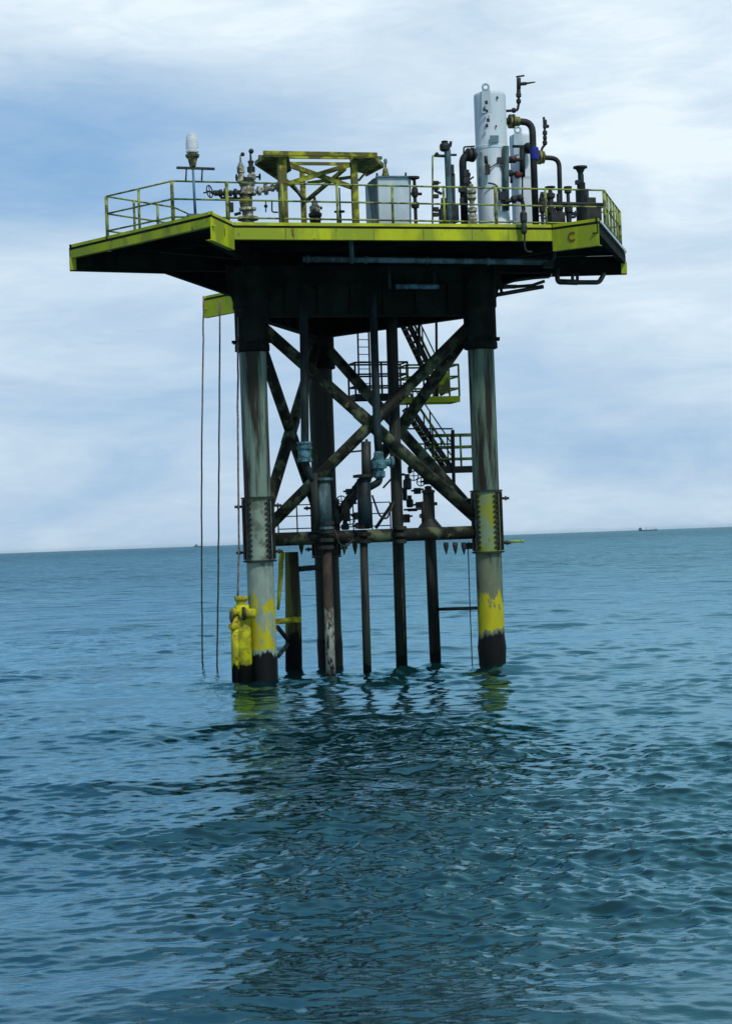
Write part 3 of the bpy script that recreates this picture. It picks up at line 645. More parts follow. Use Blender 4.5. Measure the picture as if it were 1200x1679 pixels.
mb = MB(); mb.tube(P(346, 315, b0), P(360, 318, b0), .05, seg=8); mb.box(P(356, 316, b0), (.22, .12, .14)); build('wheel_stem', mb, 'dark_steel', wt)
mb = MB(); mb.tube(P(375, 330, b0), P(374, 372, b0), .06, seg=8); mb.tube(P(362, 325, b0), P(398, 326, b0), .05, seg=8); mb.box(P(379, 340, b0), (.14, .14, .3)); mb.bend([P(446, 328, b0), P(446, 348, b0), P(456, 348, b0)], .025, .08, 8); mb.ball(P(436, 338, b0), .06); mb.tube(P(436, 328, b0), P(436, 348, b0), .02, seg=6); mb.tube(P(395, 349, b0), P(385, 352, b0), .05, seg=8); build('fittings', mb, 'brown_steel', wt)

# small wellhead seen between posts
b0 = -2.6
w2 = thing('small_wellhead', 'small cream capped wellhead standing behind the rear post of the canopy frame', 'wellhead', PZ(518, b0, ZD))
stack('body', 'brown_steel', w2, 518, b0, [(8, 372), (9, 363), (10, 360), (9, 356), (11, 355), (11, 350), (8, 349), (7, 343)])
stack('cap', 'valve_cream', w2, 518, b0, [(8, 348), (9, 345), (8, 338), (5, 336), (5, 331), (3, 328), (2, 323)])
mb = MB(); mb.tube(P(508, 341, b0), P(528, 341, b0), .05, seg=8); build('side_outlet', mb, 'brown_steel', w2)
b0 = -4.2
w3 = thing('vent_stand', 'thin standpipe with a flat cap between the canopy frame and the grey cabinet', 'standpipe', PZ(558, b0, ZD))
stack('pipe', 'teal_dark', w3, 558, b0, [(2, 372), (2, 351), (1.4, 350), (1.2, 308)], 8)
stack('cap', 'dark_steel', w3, 558, b0, [(5, 349), (9, 348), (9, 346), (4, 345)], 12)
build('foot', MB().lathe(PZ(558, b0, ZD), [(.10, 0), (.10, .3), (.06, .32)]), 'dark_steel', w3)

# ------------------------------------------------------------------ grey cabinet
b0 = -4.6
cb = thing('equipment_cabinet', 'pale grey equipment cabinet with an overhanging left side, right of the canopy frame', 'cabinet', PZ(645, -4.0, ZD))
def K(px, py, b): return Vector(P(px, py, b))
# front face
fl = [Vector(PZ(621, b0, ZD+.12)), Vector(PZ(673, b0, ZD+.12)), K(672, 291, b0), K(618, 291, b0)]
dep = 1.5
mb = MB(); vs = fl+[v+Vector((0, dep, 0)) for v in fl]
mb._add(vs, [[0, 1, 2, 3], [5, 4, 7, 6], [1, 5, 6, 2], [3, 2, 6, 7], [4, 5, 1, 0], [0, 3, 7, 4]], False); build('body', mb, 'cabinet_grey', cb)
# slanting louvred side
e_ = Vector((-.012, 0, 0))
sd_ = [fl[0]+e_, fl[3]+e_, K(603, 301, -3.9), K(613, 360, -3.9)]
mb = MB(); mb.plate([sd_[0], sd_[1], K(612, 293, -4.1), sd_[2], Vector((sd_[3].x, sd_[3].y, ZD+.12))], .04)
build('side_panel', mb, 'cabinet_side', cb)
mb = MB(); mb.bar(fl[3]+Vector((-.05, -.03, .02)), fl[2]+Vector((.05, -.03, .02)), .08, .05); build('roof_rim', mb, 'cabinet_side', cb)
mb = MB()
for x in (.0, 1.): 
    p_ = fl[0].lerp(fl[1], x); mb.bar(p_+Vector((0, -.02, .0)), fl[3].lerp(fl[2], x)+Vector((0, -.02, 0)), .03, .05, (0, 1, 0))
build('corner_trim', mb, 'cabinet_side', cb)
mb = MB(); mb.box((fl[0]+fl[1])/2+Vector((-.1, .6, -.06)), (1.3, 1.0, .11)); build('skid', mb, 'dark_steel', cb)
mb = MB()
for px, h in ((618, 8), (665, 9)): mb.tube(K(px, 292, b0+.2), K(px, 292-h, b0+.2), .035, seg=8)
build('lifting_pin', mb, 'dark_steel', cb)
# fog signal on top
hs_ = thing('fog_signal', 'small olive bell-shaped fog signal standing on the grey cabinet', 'fog signal', P(632, 291, -4.2))
def stackz(name, mat, parent, px, b, prof, seg=14):
    sc = W((0, b, 0)).y/F; base = Vector(P(px, prof[0][1], b)); mb = MB(); mb.lathe(base, [(hw*sc, P(px, py, b)[2]-base.z) for hw, py in prof], seg=seg); return build(name, mb, mat, parent)
stackz('bell', 'olive_valve', hs_, 632, -4.2, [(6, 291), (6, 287), (5, 284), (4, 277), (2.2, 275)])
stackz('stem', 'dark_steel', hs_, 632, -4.2, [(1.5, 275), (1.5, 268)], 8)
stackz('cap', 'cabinet_side', hs_, 632, -4.2, [(2.6, 268), (3, 266), (3, 262), (1, 260)])

# ------------------------------------------------------------------ pipe stands left of the vessel
vs_ = thing('valve_stand', 'dark valve stand with a round flat top wheel, right beside the grey cabinet', 'valve stand', PZ(681, -4.6, ZD))
stack('stem', 'brown_steel', vs_, 681, -4.6, [(3, 372), (3, 342), (6, 341), (7, 337), (6, 332), (3, 331), (3, 324), (5, 322), (6, 316), (5, 309), (3, 307), (2.5, 296)], 12)
stack('top_wheel', 'dark_steel', vs_, 681, -4.6, [(3, 296), (5, 294), (10, 293), (10, 290), (3, 289)], 16)
mb = MB(); mb.tube(P(672, 318, -4.6), P(691, 318, -4.6), .05, seg=8); build('side_outlet', mb, 'dark_steel', vs_)

b0 = -4.7
ps = thing('tall_standpipe', 'tall teal standpipe with bolted valve head and thin side tube, near the tallest vessel', 'standpipe', PZ(735, b0, ZD))
stack('pipe', 'teal_pipe', ps, 736, b0, [(6.5, 376), (6.5, 330), (5.5, 329), (5.5, 246)])
stack('valve_head', 'dark_steel', ps, 734, b0, [(6, 248), (8.5, 246), (9, 240), (8, 236), (5, 235), (6, 232), (4, 231)])
mb = MB(); mb.tube(P(729, 236, b0), P(728, 231, b0), .05, seg=8); mb.tube(P(738, 239, b0), P(739, 232, b0), .05, seg=8); mb.tube(P(734, 254, b0), P(748, 254, b0), .04, seg=8); mb.tube(P(729, 239, b0), P(739, 239, b0), .06, seg=8); build('bolt', mb, 'dark_steel', ps)
mb = MB(); mb.bend([P(709, 372, b0), P(709, 255, b0), P(730, 255, b0)], .03, .06, 8); build('side_tube', mb, 'rail_paint', ps)
mb = MB(); mb.ball(P(716, 253, b0), .07); mb.tube(P(712, 255, b0), P(730, 256, b0), .05, seg=8); build('tube_cap', mb, 'dark_steel', ps)
mb = MB(); 
for py, w_ in ((300, 5), (308, 6), (322, 5), (343, 5), (352, 5)): mb.box(P(714, py, b0), (w_*.035, .15, .12))
mb.torus(P(716, 300, b0), .12, .015, (0, 0, 1)); mb.bend([P(712, 346, b0), P(722, 346, b0), P(724, 334, b0)], .03, .06, 8); mb.tube(P(712, 312, b0), P(724, 318, b0), .05, seg=8); build('side_valve', mb, 'brown_steel', ps)
mb = MB(); mb.box(P(727, 355, b0), (.26, .25, .5)); mb.box(P(745, 350, b0), (.22, .25, .6)); mb.tube(P(727, 325, b0), P(727, 345, b0), .09); mb.box(P(739, 278, b0), (.16, .2, .3)); mb.tube(P(743, 285, b0), P(744, 372, b0), .06, seg=8); build('foot_clamp', mb, 'dark_steel', ps)

b0 = -4.5
pb = thing('bent_inlet_pipe', 'bent dark teal pipe with flanged elbow entering the left side of tallest white vessel', 'pipe', PZ(760, b0, ZD))
mb = MB(); mb.bend([PZ(762, b0, ZD), P(758, 256, b0), P(778, 253, b0+.3)], .125, .28, 14); build('pipe', mb, 'teal_dark', pb)
mb = MB()
flange(mb, P(768, 254, b0), .22, .1, (1, .2, 0)); flange(mb, P(774, 254, b0), .24, .08, (1, .2, 0)); build('flange', mb, 'dark_steel', pb)
mb = MB(); mb.bend([P(760, 252, b0), P(760, 241, b0), P(778, 240, b0)], .03, .06, 8); build('sensing_tube', mb, 'dark_steel', pb)
mb = MB()
mb.tube(P(763, 278, b0-.08), P(762, 336, b0-.08), .07, seg=8)
for px, py, s_ in ((763, 284, .2), (764, 296, .22), (768, 302, .14), (757, 310, .2), (760, 330, .22), (767, 287, .12)): mb.box(P(px, py, b0-.08), (s_, .2, s_))
mb.tube(P(762, 300, b0), P(776, 290, b0), .03, seg=8); build('clamp', mb, 'dark_steel', pb)
ob = thing('spring_valve', 'cream relief valve with coil-like rings, low between bent pipe and white vessel', 'valve', PZ(774, -4.9, ZD))
stack('body', 'valve_cream', ob, 774, -4.9, [(7, 374), (8, 366), (5, 364), (8, 360), (8, 352), (5, 350), (8, 347), (8, 341), (4, 339), (4, 330), (6, 328), (8, 325), (6, 319), (8, 317), (8, 311), (4, 309), (3, 302)])

# ------------------------------------------------------------------ the two white vessels
def vessel(label, px, b_, hw, ytop, lugh):
    t_ = thing('white_vessel', label, 'vessel', PZ(px, b_, ZD), 'tall white pressure vessels')
    sc = W((0, b_, 0)).y/F; r_ = hw*sc; c_ = Vector(PZ(px, b_, ZD)); ht = P(px, ytop, b_)[2]-ZD
    mb = MB(); mb.lathe(c_, [(r_*1.08, 0), (r_*1.08, .12), (r_, .14), (r_, ht*.585), (r_*1.005, ht*.59), (r_*1.005, ht-.10), (r_*.97, ht-.03), (r_*.85, ht), (.05, ht+.03)], seg=40); build('shell', mb, 'vessel_white', t_)
    mb = MB(); mb.lathe(c_, [(r_*1.0, ht*.60), (r_*1.03, ht*.605), (r_*1.03, ht*.625), (r_*1.0, ht*.63)], seg=40); build('weld_band', mb, 'cabinet_grey', t_)
    fr = Vector((CA-c_.x, CB-c_.y, 0)).normalized(); sd = Vector((-fr.y, fr.x, 0)); 
    # lifting lug: pad plate with an eye, on the front
    o_ = c_+fr*r_*.96+sd*(-r_*.22 if sd.x > 0 else r_*.22)
    mb = MB(); mb.plate([o_+sd*-.17+Vector((0, 0, ht-.75)), o_+sd*.17+Vector((0, 0, ht-.75)), o_+sd*.14+Vector((0, 0, ht+.02)), o_+sd*-.14+Vector((0, 0, ht+.02))], .05)
    mb.torus(o_+Vector((0, 0, ht+.12)), .10, .04, fr, 18, 8); lg_ = build('lifting_lug', mb, 'cabinet_grey', t_)
    return t_, c_, r_, ht, fr, sd
V1, vc, vr, vh, fr, sd = vessel('tallest white cylindrical vessel with dark fittings on its front', 811, -4.0, 26.5, 154, 0)
if sd.x < 0: sd = -sd
def on(px, py): return Vector(P(px, py, -4.0-.58))
mb = MB()
for px, py, s_ in ((797, 168, .09), (794, 180, .07), (798, 182, .07), (800, 197, .09), (798, 206, .08), (815, 160, .06), (813, 207, .05)): mb.box(on(px, py), (s_, .03, s_*1.3))
build('stud', mb, 'teal_dark', V1)
mb = MB(); mb.plate([on(803, 222), on(817, 222), on(817, 234), on(803, 234)], .02); build('name_plate', mb, 'cabinet_side', V1)
mb = MB(); mb.tube(on(796, 256), on(797, 268), .06, seg=8); mb.box(on(799, 278), (.15, .1, .32)); mb.tube(on(797, 264), on(799, 272), .04, seg=8); mb.box(on(820, 263), (.2, .1, .2)); mb.tube(on(822, 262), on(828, 250), .035, seg=8); mb.tube(on(799, 272), on(799, 280), .04, seg=8); mb.tube(on(800, 277), on(820, 264), .02, seg=6); build('level_gauge', mb, 'dark_steel', V1)
mb = MB(); mb.bend([on(788, 250), on(786, 300), on(788, 310)], .05, .1, 8); mb.bend([on(800, 300), on(812, 302), on(822, 318), on(822, 330)], .03, .1, 8); mb.bend([on(822, 270), on(830, 286), on(828, 320)], .05, .1, 8); build('side_tubing', mb, 'teal_pipe', V1)
mb = MB(); mb.tube(P(829, 240, -4.6), P(829, 345, -4.6), .11); build('bridle_pipe', mb, 'teal_pipe', V1)
mb = MB(); mb.box(P(822, 322, -4.8), (.2, .2, .25)); mb.bend([P(824, 332, -4.8), P(840, 328, -4.8), P(846, 322, -4.8), P(856, 328, -4.8), P(858, 345, -4.8)], .07, .12, 8)
for px, py in ((842, 327), (852, 325)): mb.ball(P(px, py, -4.8), .13)
build('drain_branch', mb, 'dark_steel', V1)
mb = MB()
for px, py in ((836, 262), (836, 284), (842, 262)): mb.ball(P(px, py, -4.2), .12)
mb.tube(P(830, 262, -4.2), P(856, 262, -4.2), .06); mb.tube(P(830, 284, -4.2), P(856, 286, -4.2), .06); mb.tube(P(838, 286, -4.2), P(838, 300, -4.2), .05); build('cross_piping', mb, 'brown_steel', V1)
mb = MB()
mb.ball(P(839, 261, -4.35), .10); mb.ball(P(848, 286, -4.3), .13); build('red_valve', mb, 'red_valve', V1)

V2, vc2, vr2, vh2, fr2, sd2 = vessel('shorter white cylindrical vessel standing behind and right of the tallest one', 860, -1.6, 19, 222, 0)
mb = MB(); mb.path([P(840, 240, -2.3), P(872, 240, -2.3)], .05, 8); mb.tube(P(856, 240, -2.3), P(856, 290, -2.3), .10); mb.tube(P(856, 290, -2.3), P(856, 330, -2.3), .03, seg=8); mb.ball(P(866, 243, -2.3), .2); build('front_piping', mb, 'teal_dark', V2)

# gooseneck outlet 1
b0 = -4.0
g1 = thing('gooseneck_pipe', 'thick dark gooseneck pipe from the top of the tallest white vessel down to the deck', 'pipe', PZ(877, b0, ZD))
mb = MB(); mb.bend([P(827, 199, b0), P(872, 200, b0), PZ(879, b0, ZD)], .115, .35, 16); build('pipe', mb, 'dark_steel', g1)
mb = MB()
for px, rr in ((836, .24), (841, .24)): flange(mb, P(px, 199, b0), rr, .06, (1, 0, 0))
flange(mb, P(846, 199, b0), .16, .2, (1, 0, 0)); build('flange', mb, 'olive_valve', g1)
stackz('blue_band', 'deep_blue', g1, 876, b0, [(7, 262), (7.5, 260), (7.5, 244), (7, 242)])
v1 = thing('vent_valve', 'dark vent with side lever valve, highest item above the vessels', 'vent valve', P(838, 181, b0), 'thin vent valves above the vessels')
mb = MB(); mb.bend([P(827, 182, b0), P(848, 181, b0), P(850, 170, b0), P(850, 128, b0)], .045, .08, 8); build('pipe', mb, 'brown_steel', v1)
for py, hw in ((166, 4), (156, 4.5), (150, 3.5)): stackz('valve_body', 'dark_steel', v1, 850, b0, [(hw*.6, py+4), (hw, py+2.5), (hw, py-2.5), (hw*.6, py-4)], 10)
mb = MB(); mb.ball(P(842, 181, b0), .09); build('elbow_valve', mb, 'dark_steel', v1)
mb = MB(); mb.tube(P(850, 138, b0), P(862, 137, b0), .06, seg=8); mb.tube(P(861, 137, b0), P(877, 134.5, b0), .04, .02, seg=8); mb.tube(P(846, 126, b0), P(859, 124, b0), .03, seg=8); mb.tube(P(850, 128, b0), P(850, 146, b0), .075, seg=8); build('lever', mb, 'brown_steel', v1)
# gooseneck outlet 2
b0 = -1.6
g2 = thing('gooseneck_pipe', 'thinner gooseneck pipe from the shorter vessel, bending down right of the thick one', 'pipe', PZ(918, b0, ZD))
mb = MB(); mb.bend([P(872, 257, b0), P(916, 260, b0), PZ(920, b0, ZD)], .085, .3, 14); build('pipe', mb, 'dark_steel', g2)
mb = MB()
for px, rr in ((884, .25), (889, .22)): flange(mb, P(px, 258, b0), rr, .08, (1, 0, 0))
build('flange', mb, 'olive_valve', g2)
v2_ = thing('vent_valve', 'lower dark vent valve standing over the flange of the shorter vessel', 'vent valve', P(888, 246, b0), 'thin vent valves above the vessels')
mb = MB(); mb.bend([P(886, 257, b0), P(888, 243, b0), P(894, 236, b0), P(891, 192, b0)], .045, .08, 8); build('pipe', mb, 'brown_steel', v2_)
for py, hw in ((234, 4), (226, 3.5), (218, 4), (207, 3.5), (200, 3.5)): stackz('valve_body', 'dark_steel', v2_, 893, b0, [(hw*.6, py+4), (hw, py+2.5), (hw, py-2.5), (hw*.6, py-4)], 10)
mb = MB(); mb.tube(P(893, 205, b0), P(899, 208, b0), .06, seg=8); build('lever', mb, 'dark_steel', v2_)

# stack with wide flanged top
b0 = -3.4
sk = thing('flanged_stack', 'teal stack with a wide flared flange on top at the right end of the deck', 'stack', PZ(955, b0, ZD))
stack('pipe', 'teal_dark', sk, 954, b0, [(10, 376), (10, 312), (7, 311), (7, 300), (5, 299), (5, 286)])
stack('flared_top', 'dark_steel', sk, 955, b0, [(4, 286), (5, 283), (7, 279), (8, 277), (12, 276), (12, 273), (4, 272)])
mb = MB(); mb.box(P(947, 299, b0), (.16, .18, .14)); mb.tube(P(947, 300, b0), P(949, 315, b0), .05, seg=8); mb.tube(P(962, 310, b0), P(963, 370, b0), .06, seg=8); build('side_valve', mb, 'dark_steel', sk)
mb = MB(); mb.box(P(966, 330, b0), (.35, .3, .22)); mb.tube(P(960, 333, b0), P(985, 340, b0), .10, seg=10); mb.box(P(970, 352, b0), (.55, .4, .5)); build('foot_block', mb, 'dark_steel', sk)

# manifold cluster
b0 = -4.4
mf = thing('valve_manifold', 'dark cluster of upright valves between the gooseneck pipes and the flanged stack', 'valve manifold', PZ(915, b0, ZD))
for px, pr in ((903, [(7, 376), (7, 352), (9, 350), (9, 342), (5, 340), (5, 326), (8, 324), (8, 318), (4, 316), (3, 309), (9, 308), (9, 306), (2, 305)]),
               (917, [(5, 376), (5, 345), (7, 343), (7, 338), (4, 336), (4, 318)]),
               (932, [(4, 376), (5, 350), (7, 348), (7, 340), (3, 338), (3, 318), (6, 316), (6, 310), (7, 309), (7, 306), (2, 305)]),
               (889, [(3, 376), (3, 350), (5, 348), (6, 335), (5, 325), (3, 322), (2, 315)])):
    stack('valve_body', 'dark_steel', mf, px, b0, pr, 12)
mb = MB(); mb.tube(P(884, 333, b0), P(990, 336, b0), .07, seg=8); mb.tube(P(896, 352, b0), P(945, 350, b0), .06, seg=8); mb.bend([P(932, 356, b0), P(942, 356, b0), P(944, 346, b0)], .05, .06, 8); mb.box(P(912, 360, b0), (.5, .35, .45)); mb.tube(P(884, 346, b0), P(900, 348, b0), .05, seg=8); mb.tube(P(886, 358, b0), P(902, 358, b0), .03, seg=8); build('header_pipe', mb, 'dark_steel', mf)
mb = MB(); mb.torus(P(891, 322, b0-.1), .13, .02, (0, 1, 0), spokes=4); mb.torus(P(897, 325, b0+.1), .16, .02, (0, 1, 0), spokes=4); build('handwheel', mb, 'dark_steel', mf)

# drain pipe over the front fascia
b0 = -6.3
dpz = thing('drain_pipe', 'thin dark drain pipe hooked over the front edge of the deck, below the tallest vessel', 'pipe', P(860, 345, b0))
mb = MB(); mb.bend([P(856, 340, b0), P(859, 352, b0), P(860, 408, b0), P(864, 413, b0), P(872, 413, b0)], .035, .08, 8); build('pipe', mb, 'brown_steel', dpz)
stackz('valve', 'dark_steel', dpz, 859, b0, [(3, 384), (5, 380), (5, 372), (4, 366), (6, 362), (6, 350), (3, 346)], 10)

# ------------------------------------------------------------------ pipes slung under the deck
up_ = thing('underdeck_pipe', 'long teal pipe slung horizontally under the front of the deck', 'pipe', P(505, 426, -4.6))
mb = MB(); mb.tube(P(497, 425, -4.9), P(900, 430, -4.9), .095, seg=12); pp = build('pipe', mb, 'teal_pipe', up_)
mb = MB(); mb.tube(P(575, 392, -5.2), P(577, 432, -5.2), .08, seg=10); build('hanger_pipe', mb, 'teal_pipe', up_)
mb = MB(); 
for px in (505, 600, 700, 800): flange(mb, P(px, 425+(px-497)*.0124, -4.9), .13, .06, (1, 0, 0))
build('coupling', mb, 'teal_pipe', up_)
mb = MB(); mb.bend([P(908, 402, -4.9), P(906, 424, -4.9), P(893, 434, -4.9)], .10, .1, 8); mb.box(P(898, 434, -4.9), (.35, .2, .2)); build('end_valve', mb, 'teal_dark', up_)
tr = thing('hanging_pipe', 'short pale blue pipe hung from two thin drops under the middle deck', 'pipe', P(680, 470, -3.4))
mb = MB(); mb.tube(P(649, 470, -3.4), P(719, 470, -3.4), .085, seg=12); build('pipe', mb, 'blue_valve', tr)
mb = MB(); mb.tube(P(711, 434, -3.4), P(712, 464, -3.4), .06, seg=8); mb.tube(P(637, 434, -3.4), P(639, 474, -3.4), .06, seg=8); build('hanger', mb, 'teal_dark', tr)
lp = thing('pipe_loop', 'black U-shaped pipe loop hanging below the right wing', 'pipe', P(950, 455, -3.0))
mb = MB(); mb.bend([P(912, 440, -3.0), P(914, 463, -3.0), P(982, 463, -3.0), P(990, 448, -3.0)], .085, .12, 10); build('pipe', mb, 'dark_steel', lp)
mb = MB()
for px in (938, 946): mb.tube(P(px, 448, -3.0), P(px, 466, -3.0), .06, seg=8)
mb.tube(P(918, 462, -3.0), P(946, 463, -3.0), .10, seg=8); build('clamp', mb, 'dark_steel', lp)
lb = thing('boom_pipes', 'pair of black pipes sloping out beneath the deck right of the right leg head', 'pipe', P(850, 470, -1.6))
mb = MB(); mb.path([P(800, 486, -1.6), P(890, 470, -1.6)], .075, 10); mb.path([P(805, 473, -1.0), P(872, 468, -1.0), P(892, 461, -1.0)], .06, 10); mb.tube(P(822, 480, -1.4), P(818, 455, -1.4), .06, seg=8); mb.path([P(812, 470, -1.0), P(850, 458, -1.0), P(900, 454, -1.0)], .05, 8)
mb.box(P(835, 470, -1.4), (.5, .2, .12)); build('pipe', mb, 'dark_steel', lb)

# ------------------------------------------------------------------ risers and conductors
CG = 'well conductors between the legs'
def zrow(px, b, prof, seg=20): return prof
def column(name, label, cat, base_px, b, pieces, group=CG):
    t_ = thing(name, label, cat, (P(base_px, 1095, b)[0], b, 0), group)
    for nm, mat, px0, py0, px1, py1, hw0, hw1 in pieces:
        sc = W((0, b, 0)).y/F; mb = MB(); mb.tube(P(px0, py0, b), P(px1, py1, b), hw0*sc, hw1*sc, seg=18); build(nm, mb, mat, t_)
    return t_
def rings(t_, px, b, ys, hw, mat='conductor', nm='clamp_ring'):
    sc = W((0, b, 0)).y/F
    for py in ys:
        mb = MB(); mb.lathe(P(px, py, b), [(hw*sc*.75, -.07), (hw*sc, -.05), (hw*sc, .05), (hw*sc*.75, .07)], seg=18); build(nm, mb, mat, t_)
b1 = -2.85
c1 = column('well_conductor', 'leftmost conductor, white with barnacles, in front of the dark rear leg', 'conductor', 543, b1,
  [('lower_pipe', 'barnacle_pipe', 536, 900, 544, 1150, 7.5, 8), ('casing', 'teal_pipe', 530, 790, 534, 868, 11, 11.5), ('guide_pipe', 'conductor', 516, 776, 519, 868, 7, 7)])
for yy, hh in ((786, 15), (866, 14)):
    sc = W((0, b1, 0)).y/F; mb = MB(); mb.lathe(P(531+(yy-786)*.04, yy, b1), [(hh*sc, -.04), (hh*sc, .04), (hh*.6*sc, .06)], seg=16); build('flange', mb, 'teal_pipe', c1)
rings(c1, 535, b1, (858, 872, 886, 898), 12.5)
mb = MB(); mb.bend([P(497, 470, b1), P(500, 700, b1), P(500, 758, b1), P(506, 775, b1), P(524, 800, b1)], .135, .3, 14); rs1 = build('riser', mb, 'teal_dark', c1)
mb = MB(); mb.lathe(P(500, 758, b1), [(.22, 0), (.26, .02), (.26, .1), (.22, .12), (.22, .42), (.26, .44), (.26, .52), (.2, .54), (.2, .6), (.25, .62), (.25, .68)]); build('coupling', mb, 'blue_valve', c1)
b2 = -2.85
c2 = column('well_conductor', 'second conductor from the left, with teal casing and open top stub', 'conductor', 603, b2,
  [('lower_pipe', 'conductor', 595.5, 870, 604, 1160, 6.5, 7), ('top_stub', 'dark_steel', 600, 724, 601, 790, 8, 8), ('casing', 'teal_dark', 596, 785, 599, 866, 11, 12)])
rings(c2, 597, b2, (864, 876, 888), 11.5)
stk = MB(); stk.lathe(P(596, 780, b2), [(.36, -.06), (.36, .03), (.2, .05)], seg=16); build('flange', stk, 'conductor', c2)
mb = MB(); mb.ball(P(601, 722, b2), .05); mb.tube(P(575, 741, b2), P(594, 739, b2), .03, seg=8); build('top_fitting', mb, 'dark_steel', c2)
mb = MB(); mb.bend([P(611, 480, b2), P(618, 700, b2), P(621, 745, b2)], .135, .3, 14); mb.bend([P(622, 778, b2), P(622, 790, b2), P(604, 800, b2)], .12, .2, 12); build('riser', mb, 'teal_dark', c2)
mb = MB(); mb.lathe(P(622, 784, b2), [(.15, 0), (.2, .05), (.2, .22), (.16, .25), (.16, .3), (.26, .33), (.27, .45), (.26, .55), (.18, .6), (.16, .85), (.13, .9)]); mb.tube(P(622, 761, b2), P(644, 757, b2), .13); flange(mb, P(642, 758, b2), .2, .1, (1, 0, 0)); build('coupling', mb, 'blue_valve', c2)
b3 = -1.7
c3 = column('well_conductor', 'third conductor from the left, straight dark pipe running unbroken from deck to water', 'conductor', 660, b3,
  [('pipe', 'conductor', 641, 500, 660, 1135, 9.5, 9.5)])
rings(c3, 655.5, -2.68, (866, 877, 888), 11.5)
b4 = .2
c4 = column('well_conductor', 'rightmost conductor, short and capped, with a cone on the horizontal brace', 'conductor', 714, b4,
  [('pipe', 'conductor', 702, 806, 715, 1112, 9.5, 9.5), ('side_pipe', 'conductor', 694, 822, 695, 868, 4, 4)])
mb = MB(); sc = W((0, b4, 0)).y/F; mb.lathe(P(705, 868, b4), [(22*sc, 0), (21*sc, .05), (11*sc, .32), (10*sc, .36)], seg=20); build('cone_guide', mb, 'dark_steel', c4)
mb = MB(); mb.lathe(P(702, 808, b4), [(11*sc, 0), (11*sc, .08), (6*sc, .12), (6*sc, .22), (2*sc, .25)], seg=14); mb.box(P(713, 826, b4), (.14, .1, .12)); build('cap', mb, 'dark_steel', c4)
# small cross bar and thin line by the right leg
bar = MB(); bar.tube(P(719, 999, .1), P(781, 997, -2.1), .06, seg=8); ob_ = build('tie_bar', bar, 'dark_steel', c4)
th = thing('hanging_wire', 'thin dark wire hanging to the water just left of the front right leg', 'wire', P(768, 896, -1.0))
mb = MB(); mb.path([P(767, 893, -1.0), P(770, 990, -1.0), P(774, 1092, -1.0)], .02, 6); build('wire', mb, 'rope_fibre', th); mb = MB(); mb.box(P(767, 897, -1.0), (.3, .12, .15)); build('clamp', mb, 'dark_steel', th)

# valve tangle behind the middle
def tangle(label, spots, b_, base):
    t_ = thing('valve_cluster', label, 'valve cluster', base, 'valve clusters on the well heads')
    for k, (px, py, w_, h_) in enumerate(spots):
        mb = MB(); sc = W((0, b_, 0)).y/F
        if k % 3 == 0: mb.lathe(P(px, py+h_/2, b_), [(w_*sc*.35, 0), (w_*sc*.5, .04), (w_*sc*.5, h_*sc*.6), (w_*sc*.3, h_*sc*.7), (w_*sc*.3, h_*sc)], seg=12)
        elif k % 3 == 1: mb.torus(P(px, py, b_), w_*sc*.5, .02, (random.uniform(-.5, .5), 1, random.uniform(-.3, .3)), 16, 6, 4); mb.tube(P(px, py, b_), (P(px, py, b_)[0]+.1, b_+.3, P(px, py, b_)[2]), .03, seg=6)
        else: mb.box(P(px, py, b_), (w_*sc, .2, h_*sc)); mb.tube(P(px-w_, py, b_), P(px+w_, py-h_*.3, b_), .035, seg=8)
        build('valve_part', mb, ('dark_steel', 'brown_steel', 'teal_dark', 'conductor')[k % 4], t_)
    return t_
tangle('dark tangle of valves and handwheels between the third and fourth conductors', [(668, 790, 14, 26), (678, 780, 16, 16), (684, 805, 10, 10), (672, 822, 12, 20), (690, 790, 14, 14), (676, 836, 14, 5), (664, 806, 8, 30), (694, 778, 10, 10), (686, 828, 8, 10), (672, 768, 8, 16), (700, 768, 16, 5), (666, 850, 10, 14), (681, 762, 12, 12), (690, 846, 6, 24), (699, 790, 9, 9), (660, 778, 12, 4)], 1.2, P(675, 868, 1.2))
tangle('dark tangle of valves left of the second conductor casing', [(568, 838, 14, 34), (560, 822, 18, 18), (578, 820, 10, 14), (552, 848, 12, 26), (574, 852, 16, 16), (586, 846, 10, 12), (566, 862, 14, 14), (580, 800, 6, 30), (588, 862, 10, 10), (548, 872, 16, 5), (508, 878, 9, 22), (572, 806, 9, 9), (498, 884, 14, 5)], .6, P(568, 868, .6))
for k, (x0, y0, x1, y1, bb, r_) in enumerate([(616, 866, 660, 800, 1.0, .06), (628, 800, 655, 770, 1.0, .035), (555, 852, 590, 800, .6, .06)]): 
    mb = MB(); mb.tube(P(x0, y0, bb), P(x1, y1, bb), r_, seg=8); build('strut', mb, 'dark_steel', plat)

for lab, pts_, b_ in (('thin dark hose sagging from the second conductor casing to the third conductor', [(610, 812), (622, 846), (634, 852), (646, 822)], -1.9),
                      ('thin dark hose looping under the horizontal brace near the leftmost conductor', [(548, 868), (556, 892), (566, 898), (580, 884)], -2.7)):
    mb = MB(); mb.bend([P(x, y, b_) for x, y in pts_], .035, .5, 8); o_ = build('hose', mb, 'dark_steel', None); tagp(o_, lab, 'hose')
